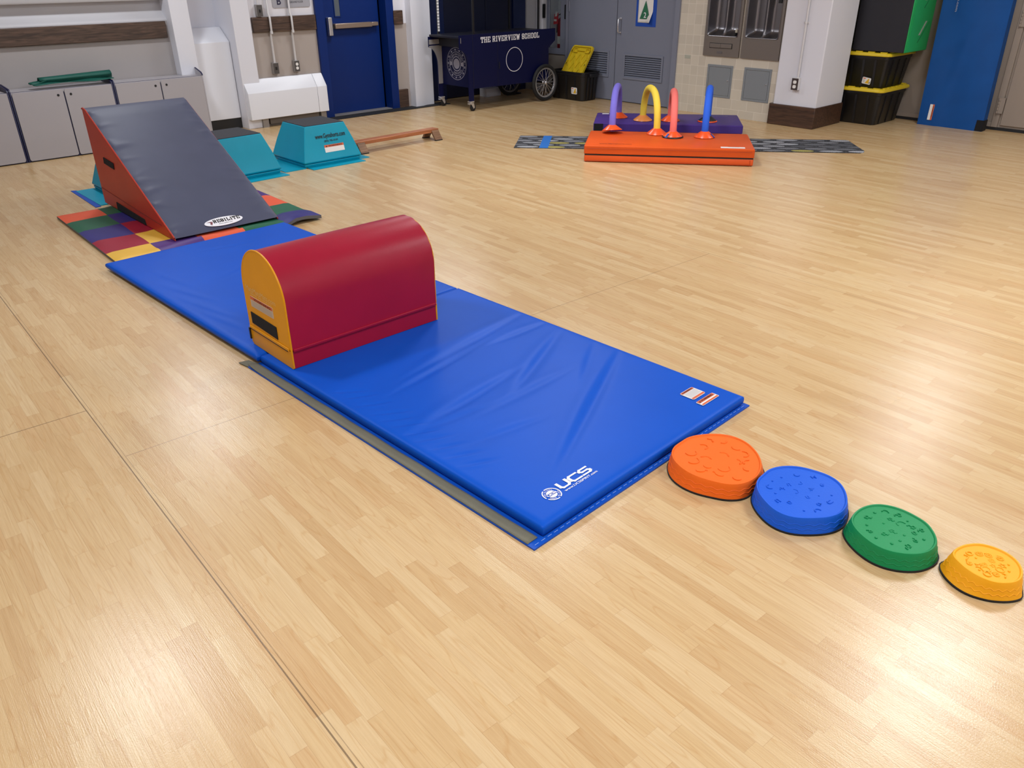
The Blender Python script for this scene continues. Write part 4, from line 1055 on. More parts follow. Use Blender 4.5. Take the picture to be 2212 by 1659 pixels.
# ================================================================== RED AND YELLOW VAULTING BARREL
M_redv = vinyl('crimson_vinyl', (158, 18, 48), .38, bump=.14, bscale=70, var=.05)
M_yelv = vinyl('golden_yellow_vinyl', (222, 152, 12), .42, bump=.14, bscale=70, var=.04)
vb = thing('vaulting_barrel', 'half-round crimson and yellow foam vaulting barrel straddling the blue mat', 'gym barrel', (-3.135, 1.793, .052))
xc, hw, zb = -3.135, .192, .052
def arch(ins=0.0, z_lo=.142, n=28):
    p = [(xc-hw+ins, z_lo), (xc-hw+ins, .25)]
    for i in range(n+1):
        a = pi-pi*i/n; p.append((xc+(hw-ins)*cos(a), .355+(hw-ins)*sin(a)))
    return p+[(xc+hw-ins, .25), (xc+hw-ins, z_lo)]
def cover(mb, ins, y0, y1, ny=40):
    base = arch(ins); m = len(base)
    rings = []
    for j in range(ny+1):
        y = y0+(y1-y0)*j/ny; r = []
        for i, (x, z) in enumerate(base):
            e = min(j, ny-j)/ny
            pk = .0022*math.exp(-e/.03)*sin(i*2.1+j)
            nx, nz = (x-xc)/hw, max(0, (z-.355)/hw)
            w_ = .0012*sin(5*y+z*9)+pk
            r.append((x+nx*w_, y, z+nz*w_))
        rings.append(r)
    mb.loft(rings, False, False, closed=False)
mb = MB(); cover(mb, 0, 1.397, 2.189); mb.add([], [])
mb.prism([(xc-hw+.004, zb), (xc+hw-.004, zb), (xc+hw-.006, .138), (xc-hw+.006, .138)], 'y', 1.397, 2.189)
mb.build('cover', M_redv, vb, angle=45)
mb = MB(); mb.prism([(xc+hw-.004, .148), (xc+hw+.006, .146), (xc+hw+.005, .134), (xc+hw-.004, .136)], 'y', 1.40, 2.187)
mb.build('zipper_flap', M_redv, vb, bevel=.002)
MB().box(xc+hw-.006, xc+hw-.002, 1.40, 2.187, .134, .142).build('zipper', M_black, vb)
for ya_, yb_ in ((1.389, 1.397), (2.189, 2.197)):
    full = arch(0.0 if ya_ < 1.5 else .006, .142)
    mb = MB().prism(full, 'y', ya_, yb_); mb.prism([(xc-hw+.004, zb), (xc+hw-.004, zb), (xc+hw-.004, .138), (xc-hw+.004, .138)], 'y', ya_, yb_)
    e = mb.build('end_panel', M_yelv, vb)
    yy = ya_ if ya_ < 1.5 else yb_
    if ya_ < 1.5: MB().tube([(a, yy+.003, b) for a, b in arch(0.0, .06)], .0045, 8).build('piping', M_yelv, e)
Fx, Fz = (1, 0, 0), (0, 0, 1); yf_ = 1.389
mb = MB().prism([(-3.290, .170), (-3.050, .162), (-3.050, .222), (-3.290, .226)], 'y', yf_-.003, yf_); mb.build('hook_patch', M_hook, vb)
mb = MB().box(xc-hw+.002, xc+hw-.012, yf_-.005, yf_, .136, .150); mb.build('zipper_flap', M_yelv, vb, bevel=.002)
MB().box(xc-hw, xc+hw-.03, yf_-.003, yf_, .130, .1365).build('zipper', M_black, vb)
MB().box(xc-hw-.006, xc-hw+.002, yf_-.008, yf_-.002, .078, .135).build('zipper_pull', M_black, vb)
mb = MB(); O = Vector((-3.272, yf_, .258)); sticker(mb, O, Fx, Fz, .212, .052, .0012, .06); s = mb.build('warning_label', mat('aged_white_label', (202, 184, 166), .55), vb)
m = MB(); plate(m, O+Vector((.002, 0, .036)), Fx, Fz, .208, .015, .0018); m.build('label_band', M_stickred, s)
m = MB(); place(m, font_geo('WARNING', .012), O+Vector((.035, 0, .038)), Fx, Fz, .16, .0105, .0026); m.build('lettering', M_ink, s)
m = MB()
for i in range(4): plate(m, O+Vector((.008, 0, .006+.007*i)), Fx, Fz, .196, .0016, .0018)
m.build('small_print', M_print, s)
M_faded = mat('faded_cream_ink', (226, 190, 122), .55)
mb = MB(); place(mb, font_geo('MatsMatsMats.com'), (-3.300, yf_, .333), (1, 0, -.02), (0, 0, 1), .275, .024, .0008); place(mb, font_geo('(800) 94-MATS'), (-3.265, yf_, .316), (1, 0, -.02), (0, 0, 1), .20, .013, .0008)
mb.build('lettering', M_faded, vb)

# ================================================================== CHECKED PLAY MAT AND RAMP
CK = [vinyl('orange_nylon', (222, 92, 58), .5), vinyl('green_nylon', (34, 96, 70), .5), vinyl('navy_nylon', (48, 44, 116), .5), vinyl('crimson_nylon', (148, 28, 52), .5), vinyl('yellow_nylon', (222, 176, 66), .5), vinyl('purple_nylon', (78, 48, 120), .5)]
M_greyunder = mat('grey_mat_underside', (92, 92, 96), .6)
cm = thing('checked_mat', 'thin multicolour checked play mat under the grey ramp', 'play mat', (-5.8, 2.09, 0))
XE = [-6.47, -6.21, -5.91, -5.605, -5.305, -5.085]; YE = [1.375, 1.655, 1.945, 2.235, 2.535, 2.815]
def cmz(x, y):
    z = .028
    dx = min(x-XE[0], XE[-1]-x); dy = min(y-YE[0], YE[-1]-y); e = min(dx, dy)
    z -= .008*(1-min(1, e/.03))**2
    if 1.6 < y < 2.56 and x > -5.222: z += .024*math.exp(-((x+5.145)/.038)**2)*min(1, (y-1.6)/.15)*min(1, (2.56-y)/.05)*(.8+.2*sin(17*y))
    if y > 2.54 and x > -5.36: z += .032*min(1, (y-2.54)/.06)*min(1, (x+5.36)/.12)*(1-.6*max(0, (y-2.70)/.12))
    if (y < 1.74 or y > 2.56): z += .004*sin(14*x+3*y)*sin(9*y+2)*min(1, e/.05)
    return z
def cmrot(x, y, z): return (x, y-.030*(x+5.8), z)
mb = MB()
SUB = 7
for i in range(5):
    for j in range(5):
        mi = (i+j) % 6
        mb.grid(lambda u, v: cmrot(XE[i]+(XE[i+1]-XE[i])*u, YE[j]+(YE[j+1]-YE[j])*v, cmz(XE[i]+(XE[i+1]-XE[i])*u, YE[j]+(YE[j+1]-YE[j])*v)), SUB, SUB, mi)
# rim
nn = 36
loop = [(XE[0]+(XE[-1]-XE[0])*k/nn, YE[0]) for k in range(nn)]+[(XE[-1], YE[0]+(YE[-1]-YE[0])*k/nn) for k in range(nn)]+[(XE[-1]-(XE[-1]-XE[0])*k/nn, YE[-1]) for k in range(nn)]+[(XE[0], YE[-1]-(YE[-1]-YE[0])*k/nn) for k in range(nn)]
mb.loft([[cmrot(x, y, cmz(x, y)) for x, y in loop], [cmrot(x, y, max(.004, cmz(x, y)-.022)) for x, y in loop]], False, True, mi=6)
mb.build('cover', CK+[M_greyunder], cm, angle=60)

M_slope = vinyl('slate_grey_vinyl', (72, 76, 98), .52, bump=.10, bscale=60, var=.05)
M_ramporange = vinyl('burnt_orange_vinyl', (178, 58, 42), .42, bump=.12, bscale=60, var=.05)
rp = thing('incline_ramp', 'tall grey and orange foam wedge ramp resting on the checked mat', 'gym ramp', (-5.9, 2.15, .03))
ya_, yb_, zB = 1.778, 2.522, .031
side = [(-6.578, zB), (-5.222, zB), (-5.226, .045), (-6.500, .718), (-6.545, .728), (-6.578, .722)]
rng = random.Random(3)
puck = [(rng.random(), rng.choice((0, 1)), rng.uniform(.05, .16), rng.uniform(.002, .0055), rng.uniform(-.25, .25)) for _ in range(46)]
def slope(u, v):
    # u across (0 = near picture edge side), v from toe 0 to top 1
    x = -5.226+(-6.50+5.226)*v; z = .045+(.718-.045)*v
    y = ya_+(yb_-ya_)*u
    e = min(u, 1-u, v*1.4, (1-v)*1.4)
    puff = .010*(1-(1-min(1, e/.12))**2)
    w = 0
    for p, sd, ln_, am, sk in puck:
        du = u if sd == 0 else 1-u
        if du < ln_*2: w += am*math.exp(-((v-p-sk*du)/.016)**2)*math.exp(-(du/ln_)**2)*min(1, du/.02)
    w += .0018*sin(7*v+2*u)*min(1, e/.1)
    k = puff+w*.75
    return (x+k*.467, y, z+k*.884)
mb = MB().grid(slope, 60, 150)
mb.add([(-6.50, ya_, .718), (-6.50, yb_, .718), (-6.545, yb_, .731), (-6.545, ya_, .731), (-6.580, yb_, .724), (-6.580, ya_, .724), (-6.580, yb_, zB), (-6.580, ya_, zB)], [(0, 1, 2, 3), (3, 2, 4, 5), (5, 4, 6, 7)])
mb.build('slope_cover', M_slope, rp, angle=50)
for a, b in ((ya_-.002, ya_+.004), (yb_-.004, yb_+.002)): 
    sd = MB().prism(side, 'y', a, b).build('side_panel', M_ramporange, rp, bevel=.002)
    if a < 2:
        MB().tube([(-6.578, a, .724), (-6.545, a-.001, .731), (-6.500, a-.001, .722), (-5.226, a-.001, .05)], .006, 8).build('piping', M_ramporange, sd)
        m = MB(); m.tube([(-6.570, a-.001, .150), (-6.1, a-.001, .128), (-5.42, a-.001, .098)], .0025, 6); m.build('seam', mat('dark_orange_thread', (120, 42, 34), .6), sd)
        MB().prism([(-6.345, .366), (-6.145, .352), (-6.133, .398), (-6.335, .412)], 'y', a-.006, a).build('handle_patch', M_hook, sd, bevel=.002)
        MB().prism([(-6.285, .036), (-5.72, .034), (-5.735, .072), (-6.28, .092)], 'y', a-.005, a).build('hook_patch', M_hook, sd)
# oval maker's mark on the slope
sx = Vector((0, 1, 0)); sy = Vector((-1.274, 0, .673)).normalized(); sn = sx.cross(sy)
C2 = Vector((-5.226-1.274*.042, 2.146, .045+.673*.042))+sn*.010
mb = MB(); pts_ = [(.137*cos(2*pi*i/48)*(1 if True else 1), .041*sin(2*pi*i/48)) for i in range(48)]
mb.loft([[C2+sx*a+sy*b+sn*t for a, b in pts_] for t in (0, .0015)])
ov = tag(mb.build('oval_badge', M_whiteink, rp), 'white oval badge with black lettering')
mb = MB(); place(mb, slab_geo('RESILITE', tv=.29, th=.12, gap=.34), C2-sx*.072-sy*.008, sx, sy, .190, .036, .0025); place(mb, font_geo('www.resilite.com'), C2-sx*.045-sy*.024, sx, sy, .10, .009, .0025); mb.build('lettering', M_ink, ov)
mb = MB(); mb.add([C2+sx*a+sy*b+sn*.0025 for a, b in ((-.118, .014), (-.082, .014), (-.076, .008), (-.092, -.022), (-.094, -.014), (-.088, .004), (-.098, -.018), (-.099, -.008), (-.093, .006))], [(0, 1, 2, 8), (2, 3, 4, 5), (5, 6, 7, 8)])
mb.build('arrow_mark', mat('dark_red_ink', (112, 28, 42), .5), ov)

# ================================================================== TEAL SPOTTING BLOCKS
M_teal = vinyl('teal_vinyl', (0, 148, 178), .42, bump=.10, bscale=70, var=.04)
M_blocktop = mat('charcoal_grip_pad', (48, 49, 56), .85, bump=.4, bscale=250)
def block(cx, cy, label, flaps, rz=0.0, marks=False):
    t = thing('spotting_block', label, 'spotting block', (cx, cy, 0), rz, 'teal spotting blocks standing in a row')
    B, T, h, z0 = .302, .206, .352, .034
    def ring(f, z, o=0.0): 
        w = B+(T-B)*f+o; return [(w, w, z), (-w, w, z), (-w, -w, z), (w, -w, z)]
    mb = MB().loft([ring(0, .006, -.012), ring(0, .030, -.004), ring(0, .034, -.010)]); mb.build('base', M_teal, t, local=True, bevel=.003)
    mb = MB().loft([ring(0, .036, -.006), ring(0, .050, .004), ring(.03, .060, .002), ring(.5, .20, .004), ring(1, h-.004)])
    mb.build('body', M_teal, t, local=True, bevel=.006)
    mb = MB().loft([ring(1, h-.006, -.004), ring(1, h+.001, -.004)]); mb.build('top_pad', M_blocktop, t, local=True, bevel=.002)
    MB().loft([ring(0, .031, -.014), ring(0, .0375, -.014)]).build('zipper', M_black, t, local=True)
    for x0, x1, y0, y1 in flaps:
        f = MB().box(x0, x1, y0, y1, .0, .006); f.build('flap', M_teal, t, local=True)
    if marks:
        def F(s, tt): 
            w = B+(T-B)*tt; z = .036+(h-.036)*tt
            return Vector((w+.004, (-w)+(2*w)*s, z))
        X = Vector((0, 1, 0)); Y = (F(.5, 1)-F(.5, 0)).normalized()
        ln = (F(.5, 1)-F(.5, 0)).length
        mb = MB(); O = F(.23, .585); place(mb, font_geo('www.Gymshorts.com', .012), O, X, Y, .315, .055, .004)
        place(mb, font_geo('(800) 785-8109', .006), F(.40, .50), X, Y, .145, .022, .004); mb.build('lettering', M_ink, t, local=True)
        O = F(.385, .235); mb = MB(); sticker(mb, O+X.cross(Y)*.002, X, Y, .205, .066, .0015, .04); s = mb.build('warning_label', M_sticker, t, local=True)
        m = MB(); plate(m, O+Y*.045, X, Y, .205, .021, .0045); m.build('label_band', M_stickred, s, local=True)
        m = MB(); place(m, font_geo('WARNING', .016), O+X*.042+Y*.048, X, Y, .145, .014, .0055); place(m, ([(0, 0), (1, 0), (.5, 1)], [(0, 1, 2)]), O+X*.014+Y*.048, X, Y, .016, .014, .0055); m.build('lettering', M_ink, s, local=True)
    return t
block(-6.922, 3.835, 'teal foam block with web address lettering, nearest the wooden beam', [(.27, .40, -.27, .285), (-.25, .30, -.5, -.29), (.10, .29, .29, .40)], 0, True)
block(-6.915, 2.99, 'plain teal foam block half hidden by the ramp, middle of the row', [(.27, .42, -.28, .31)], radians(2))
block(-6.925, 2.19, 'teal foam block almost fully hidden behind the grey ramp', [(-.31, .30, -.44, -.28)], 0)
tag(MB().hexa([(-7.28, 1.725, 0), (-6.60, 1.705, 0), (-6.60, 1.745, 0), (-7.26, 1.765, 0), (-7.28, 1.725, .004), (-6.60, 1.705, .004), (-6.60, 1.745, .004), (-7.26, 1.765, .004)]).build('flap', M_blueedge, bpy.data.objects['spotting_block.002']), 'blue flap edge')

# ================================================================== LOW BALANCE BEAM
M_beamw = wood_material('reddish_beam_wood', (142, 84, 52), (190, 120, 78), 'x', .8, .4)
M_footw = wood_material('brown_foot_wood', (104, 76, 56), (146, 110, 82), 'x', 1.0, .5)
bb = thing('balance_beam', 'low reddish wooden balance beam with splayed feet beside teal block', 'balance beam', (-6.905, 4.235, 0), radians(91.5))
MB().box(0, 1.045, -.05, .05, .076, .111).build('plank', M_beamw, bb, local=True, bevel=.004)
for x in (.055, .995):
    for k in (-1, 1):
        m = MB(); w = .045
        a = [(x-w, k*.030, .088), (x+w, k*.030, .088), (x+w, k*.056, .100), (x-w, k*.056, .100)]
        b = [(x-w, k*.092, .008), (x+w, k*.092, .008), (x+w, k*.118, .008), (x-w, k*.118, .008)]
        m.loft([b, a]); f = m.build('foot', M_footw, bb, local=True, bevel=.003)
        MB().loft([[(p[0], p[1], 0) for p in b], [(p[0], p[1], .010) for p in b]]).build('rubber_tip', M_rubber, f, local=True)

# ================================================================== PRINTED RUNNER AND THE TWO SLAB MATS WITH HOOPS
rn = thing('runner_rug', 'long black leaf-print runner lying between orange and purple mats', 'rug', (-5.973, 5.525, 0), radians(40.7))
q = [(0, 0), (3.36, 0), (3.405, .03), (3.43, .10), (3.42, .30), (3.41, .62), (3.39, .645), (0, .645)]
MB().prism(q, 'z', 0, .005).build('weave', leaf_rug_material(), rn, local=True, bevel=.001)
MB().box(.255, .345, .0, .645, .0052, .0058).build('tape_strip', mat('blue_painter_tape', (34, 108, 190), .6, bump=.2, bscale=90), rn, local=True)
def slab(name, label, loc, ang, Lx, Dy, h, m, marks):
    t = thing(name, label, 'gym mat', loc, radians(ang), 'landing mats across the runner')
    zb_ = .006
    def puffed(zlo, zhi, o):
        k = lambda ins, z: [(a, b, z) for a, b in rrect(ins, Lx-ins, ins, Dy-ins, .012, 3)]
        return MB().loft([k(.004, zlo), k(-o, zlo+.004), k(-o, zhi-.005), k(.003, zhi)])
    zm = .068
    puffed(zm+.006, h, .003).build('top_half', m, t, local=True, angle=40)
    puffed(zb_, zm-.006, .0).build('bottom_half', m, t, local=True, angle=40)
    return t
M_orangev = vinyl('orange_mat_vinyl', (214, 84, 26), .48, bump=.2, bscale=45, var=.06)
M_purplev = vinyl('purple_mat_vinyl', (72, 50, 128), .45, bump=.15, bscale=45, var=.05)
om = slab('landing_mat', 'orange rectangular landing mat with black zipper, in front of purple one', (-5.045, 5.56, 0), 37.6, 1.53, .755, .149, M_orangev, None)
m = MB().prism(rrect(.002, 1.528, .002, .753, .012, 3), 'z', .0625, .0735); tag(m.build('zipper', M_black, om, local=True), 'black zipper band')
m = MB(); place(m, font_geo('www.Gymshorts.com', .004), (.13, .085, .149), (1, 0, 0), (0, 1, 0), .30, .04, .0012); m.build('lettering', mat('brown_black_ink', (70, 34, 22), .6), om, local=True)
m = MB(); sticker(m, (1.235, .045, .149), (1, 0, 0), (0, 1, 0), .215, .055, .0012, .05); s = m.build('warning_label', M_sticker, om, local=True)
m = MB(); place(m, font_geo('WARNING', .01), (1.30, .088, .149), (1, 0, 0), (0, 1, 0), .10, .009, .002); m.build('lettering', M_ink, s, local=True)
m = MB()
m.tube([(.02, -.0035, .016), (1.51, -.0035, .016)], .0012, 5); m.tube([(.02, -.0065, .126), (1.51, -.0065, .126)], .0012, 5); m.tube([(1.50, -.0035, .016), (1.50, -.0035, .055)], .0012, 5)
m.build('stitching', mat('dark_orange_stitch', (150, 52, 20), .6), om, local=True)
pm = slab('landing_mat', 'purple rectangular landing mat beyond the runner, behind orange one', (-5.755, 6.475, 0), 38.2, 1.53, .675, .154, M_purplev, None)
MB().prism(rrect(.003, 1.527, .003, .672, .012, 3), 'z', .060, .076).build('zipper', M_purplev, pm, local=True)
m = MB(); m.box(.005, .10, -.007, -.002, .01, .150); m.build('hook_patch', M_hook, pm, local=True)
m = MB(); place(m, font_geo('Gymshorts.com', .006), (1.42, .615, .154), (-1, 0, 0), (0, -1, 0), .30, .05, .0012); m.build('lettering', M_lav, pm, local=True)
m = MB(); sticker(m, (.055, .585, .154), (1, 0, 0), (0, 1, 0), .075, .05, .0012, .05); m.build('warning_label', M_sticker, pm, local=True)

M_cone = mat('glossy_orange_cone', (240, 88, 34), .28, bump=.04, bscale=60)
M_conetan = mat('pale_orange_cone', (226, 142, 72), .3)
M_coneblk = mat('black_cone', (26, 26, 30), .4)
M_tape = mat('blue_tape', (28, 66, 150), .5)
def noodle_mat(n, rgb): return mat(n, rgb, .8, bump=.35, bscale=160, var=.05)
def cone(t, x, y, z, m, tilt=0.0, tape=None, rim=None, label=None):
    o = thing('cone', None, None) if False else None
    R = Matrix.Translation(Vector((x, y, z))) @ Matrix.Rotation(tilt, 4, Vector((.5, .85, 0)).normalized())
    prof = [(.098, .0), (.101, .002), (.099, .006), (.040, .050), (.036, .054), (.033, .052), (.090, .004)]
    def xf(mb_): 
        mb_.v = [R @ v for v in mb_.v]; return mb_
    c = xf(MB().lathe(prof+[prof[0]], (0, 0, 0), 'z', 30, False, False)).build('cone', m, t, weld=True)
    if label: tag(c, label)
    if rim: xf(MB().lathe([(.0985, -.001), (.103, .001), (.101, .007), (.094, .011), (.0975, .003), (.0985, -.001)], (0, 0, 0), 'z', 30, False, False)).build('rim', rim, c, weld=True)
    if tape is not None:
        mb_ = MB(); rows = []
        for rr, zz in ((.1025, .002), (.1005, .0065), (.062, .0365)):
            rows.append([(rr*cos(tape+.30*(k/6-.5)*2*.5), rr*sin(tape+.30*(k/6-.5)*2*.5), zz+.0012) for k in range(7)])
        mb_.loft(rows, False, False, closed=False); xf(mb_).build('tape_patch', M_tape, c)
    return c
def hoop(label, col, f, b, top, kf, kb, lift=0.0, lean_=(0, 0)):
    """noodle bent between a front and a back cone"""
    t = thing('foam_hoop', label, 'foam hoop', ((f[0]+b[0])/2, (f[1]+b[1])/2, .15), group='foam noodle hoops standing in cones')
    pts_ = []
    z0 = .168
    for i in range(41):
        a = pi*i/40; c, s = cos(a), sin(a)
        k = (1-math.copysign(abs(c)**.80, c))/2
        zz = z0+(top-.033-z0)*(abs(s)**.86)
        pts_.append((f[0]+(b[0]-f[0])*k+lean_[0]*s, f[1]+(b[1]-f[1])*k+lean_[1]*s, zz))
    MB().tube(pts_, .0335, 16).build('noodle', col, t, angle=60)
    cone(t, f[0], f[1], .152+lift, *kf[0], **kf[1]); cone(t, b[0], b[1], .157, *kb[0], **kb[1])
    return t
TC = radians(-42)
hoop('lavender noodle hoop at the dark-cornered end of the mats', noodle_mat('lavender_foam', (118, 108, 206)), (-5.27, 6.205), (-5.80, 6.925), .555, ((M_cone,), dict(tilt=radians(-12))), ((M_cone,), {}), lift=.022)
hoop('yellow noodle hoop with one pale orange cone', noodle_mat('yellow_foam', (240, 212, 72)), (-4.925, 6.475), (-5.495, 6.965), .555, ((M_cone,), {}), ((M_conetan,), dict(label='pale tan orange cone')))
hoop('coral pink noodle hoop standing between yellow and blue hoops', noodle_mat('coral_foam', (238, 116, 108)), (-4.715, 6.455), (-5.27, 7.15), .532, ((M_cone,), dict(tape=TC-.9, rim=M_coneblk)), ((M_cone,), {}))
hoop('blue noodle hoop with one black cone behind it', noodle_mat('blue_foam', (34, 96, 220)), (-4.50, 6.67), (-4.965, 7.385), .565, ((M_cone,), dict(tape=TC+.9)), ((M_coneblk,), dict(rim=M_cone, tape=TC-1.8, label='black cone with orange rim')))

# ================================================================== STEPPING STONES
def zs(p): return (1420+p[0]/2.793, 900+p[1]/2.793)
def smooth_polar(pts, c, n, default=None):
    """radius by angle through the given world points (linear in angle)"""
    q = sorted((atan2(p.y-c.y, p.x-c.x), hypot(p.x-c.x, p.y-c.y)) for p in pts)
    out = []
    for i in range(n):
        a = -pi+2*pi*i/n; r = None
        for (a0, r0), (a1, r1) in zip(q, q[1:]+[(q[0][0]+2*pi, q[0][1])]):
            for aa in (a, a+2*pi):
                if a0 <= aa <= a1:
                    if default is not None and a1-a0 > 1.0: r = None
                    else: r = r0+(r1-r0)*(aa-a0)/(a1-a0)
        out.append(r)
    return out
def sm(r, k=2):
    for _ in range(k): r = [(r[i-1]+2*r[i]+r[(i+1) % len(r)])/4 for i in range(len(r))]
    return r
def stone(label, rgb, top, base, h, relief, matname, shift=(0, 0, 0), planes=()):
    n = 72
    T_ = [at(*zs(p), h) for p in top]; c = Vector((sum(p.x for p in T_)/len(T_), sum(p.y for p in T_)/len(T_), 0))
    T_ = [p+Vector(shift) for p in T_]; c = c+Vector(shift)
    rt_ = sm(smooth_polar(T_, c, n), 3)
    rb = smooth_polar([at(*zs(p), 0.0)+Vector(shift) for p in base], c, n, default=1)
    offs = [b-a for a, b in zip(rt_, rb) if b is not None]; mo = .010
    rb = sm([a+min(max((b-a) if b is not None else mo, .010), .055) for a, b in zip(rt_, rb)], 4)
    m = vinyl(matname, rgb, .5, bump=.25, bscale=120, var=.02)
    t = thing('stepping_stone', label, 'stepping stone', (c.x, c.y, 0), group='tactile stepping stones in a row')
    ang = [-pi+2*pi*i/n for i in range(n)]
    def ring(f, z, o=0.0, wob=0): return [(c.x+cos(a)*(x*(1-f)+y*f+o), c.y+sin(a)*(x*(1-f)+y*f+o), z) for a, x, y in zip(ang, rb, rt_)]
    for P0, Nv in planes:      # flatten where it touches its neighbour
        P0, Nv = Vector(P0), Vector(Nv).normalized()
        for arr in (rb, rt_):
            for i, a in enumerate(ang):
                den = cos(a)*Nv.x+sin(a)*Nv.y
                if den > .2: arr[i] = min(arr[i], ((P0-c).dot(Nv)-.003)/den)
            arr[:] = [min(p, q) for p, q in zip(arr, sm(arr, 4))]
    MB().loft([ring(0, 0, .002), ring(0, .007, .003)]).build('rubber_edge', M_rubber, t)
    mb = MB().loft([ring(0, .006), ring(.25, h*.25), ring(.5, h*.5), ring(.78, h*.8), ring(.96, h-.002), ring(1, h+.001, -.001), ring(1, h+.0005, -.005), ring(1, h-.0035, -.008), ring(1, h-.0035, -.03)], True, False)
    # slightly dished top
    prev = ring(1, h-.0035, -.03)
    for f in (.75, .5, .25):
        nx = [(c.x+cos(a)*(y-.03)*f, c.y+sin(a)*(y-.03)*f, h-.0035+.002*(1-f)) for a, y in zip(ang, rt_)]
        mb.loft([prev, nx], False, False); prev = nx
    mb.add(prev, [tuple(range(n))])
    zt = h-.0022
    def mark(kind, u, v, s, rot):
        # u, v in -1..1 over the top
        a = atan2(v, u); i = int((a+pi)/(2*pi)*n) % n; rr = hypot(u, v)*(rt_[i]-.022)
        px, py = c.x+cos(a)*rr, c.y+sin(a)*rr
        P = lambda x, y: (px+s*(x*cos(rot)-y*sin(rot)), py+s*(x*sin(rot)+y*cos(rot)), zt)
        w = .0022
        if kind == 'dot': mb.lathe([(s*.35, -.001), (s*.33, .0014), (s*.15, .0022)], (px, py, zt), 'z', 10)
        elif kind == 'arc': mb.tube([P(cos(b), sin(b)) for b in [radians(20+16*k) for k in range(13)]], w, 6)
        elif kind == 'banana':
            mb.tube([P(cos(b), sin(b)) for b in [radians(20+14*k) for k in range(11)]], w, 6); mb.tube([P(.72*cos(b), .72*sin(b)+.16) for b in [radians(20+14*k) for k in range(11)]], w*.8, 6)
        elif kind == 'spiral': mb.tube([P((.2+.8*k/26)*cos(.55*k), (.2+.8*k/26)*sin(.55*k)) for k in range(27)], w*.8, 6)
        elif kind == 'ring': mb.tube([P(cos(2*pi*k/16), sin(2*pi*k/16)) for k in range(16)], w, 6, closed=True)
        elif kind == 'oval':
            mb.loft([[P(.9*f*cos(2*pi*k/16), .55*f*sin(2*pi*k/16))[:2]+(zt+dz,) for k in range(16)] for f, dz in ((1, -.001), (.92, .0014))])
            mb.tube([P(.9, 0), P(1.25, .15)], w*.7, 5); mb.tube([P(.9, 0), P(1.3, -.1)], w*.7, 5)
        elif kind == 'n': mb.tube([P(-.5, -.8), P(-.5, .6), P(0, .8), P(.5, .5), P(.5, -.8)], w, 6)
        elif kind == 'L': mb.tube([P(-.5, .9), P(-.5, -.8), P(.6, -.8)], w, 6)
        elif kind == '4': mb.tube([P(.3, -.9), P(.3, .9), P(-.6, -.2), P(.7, -.2)], w, 6)
        elif kind == 'a':
            mb.tube([P(.5*cos(2*pi*k/12), .5*sin(2*pi*k/12)) for k in range(12)], w, 6, closed=True); mb.tube([P(.5, .6), P(.5, -.6)], w, 6)
        elif kind == 'M': mb.tube([P(-.8, -.7), P(-.6, .7), P(0, -.2), P(.6, .7), P(.8, -.7)], w, 6)
        elif kind == 'star':
            mb.tube([P((1 if k % 2 == 0 else .45)*cos(pi*k/5), (1 if k % 2 == 0 else .45)*sin(pi*k/5)) for k in range(10)], w*.8, 6, closed=True)
        elif kind == 'bird': mb.tube([P(-.9, .2), P(-.4, .6), P(0, .1), P(.5, .5), P(.9, -.1), P(.3, -.6), P(-.2, -.3)], w, 6)
    for k in relief: mark(*k)
    mb.build('body', m, t, angle=40)
    # raised waves round the wall
    mb = MB()
    for f0 in (.36, .62):
        pts_ = []
        for i in range(288):
            u = i/288*n; i0 = int(u) % n; i1 = (i0+1) % n; fr = u-int(u)
            f = f0+.045*sin(i/288*2*pi*26)
            rA = (rb[i0]*(1-f)+rt_[i0]*f)*(1-fr)+(rb[i1]*(1-f)+rt_[i1]*f)*fr
            a = -pi+2*pi*u/n
            pts_.append((c.x+cos(a)*rA, c.y+sin(a)*rA, h*f))
        mb.tube(pts_, .0013, 5, closed=True)
    mb.build('wave_relief', m, t)
    return t
RG = random.Random(11)
CT = at(1420+607/2.793, 900+372/2.793, .03); CT.z = 0; CT.x += .016; CN = Vector((.28, .02, 0))
def scatter(kinds, n, smin=.011, smax=.018, rmax=.86):
    out = []; pos = []
    tries = 0
    while len(out) < n and tries < 3000:
        tries += 1
        a = RG.uniform(0, 2*pi); r = rmax*sqrt(RG.random()); u, v = r*cos(a), r*sin(a)
        if any(hypot(u-x, v-y) < .30 for x, y in pos): continue
        pos.append((u, v)); out.append((RG.choice(kinds), u, v, RG.uniform(smin, smax), RG.uniform(0, 6.28)))
    return out
stone('orange stepping stone with fruit relief touching the blue mat', (240, 106, 24),
      [(80, 230), (95, 165), (150, 125), (250, 105), (345, 98), (430, 105), (500, 128), (570, 182), (612, 240), (622, 290), (605, 340), (550, 385), (490, 405), (440, 408), (380, 395), (300, 375), (200, 340), (120, 285)],
      [(60, 325), (75, 375), (150, 430), (250, 470), (390, 490), (500, 480), (580, 448), (622, 385), (627, 300)], .062,
      scatter(['banana', 'banana', 'oval', 'arc', 'banana', 'oval'], 17, .013, .021), 'orange_stone_rubber', (.006, -.003, 0), [((-1.402, 2.1, 0), (-1, -.035, 0)), (CT, CN)])
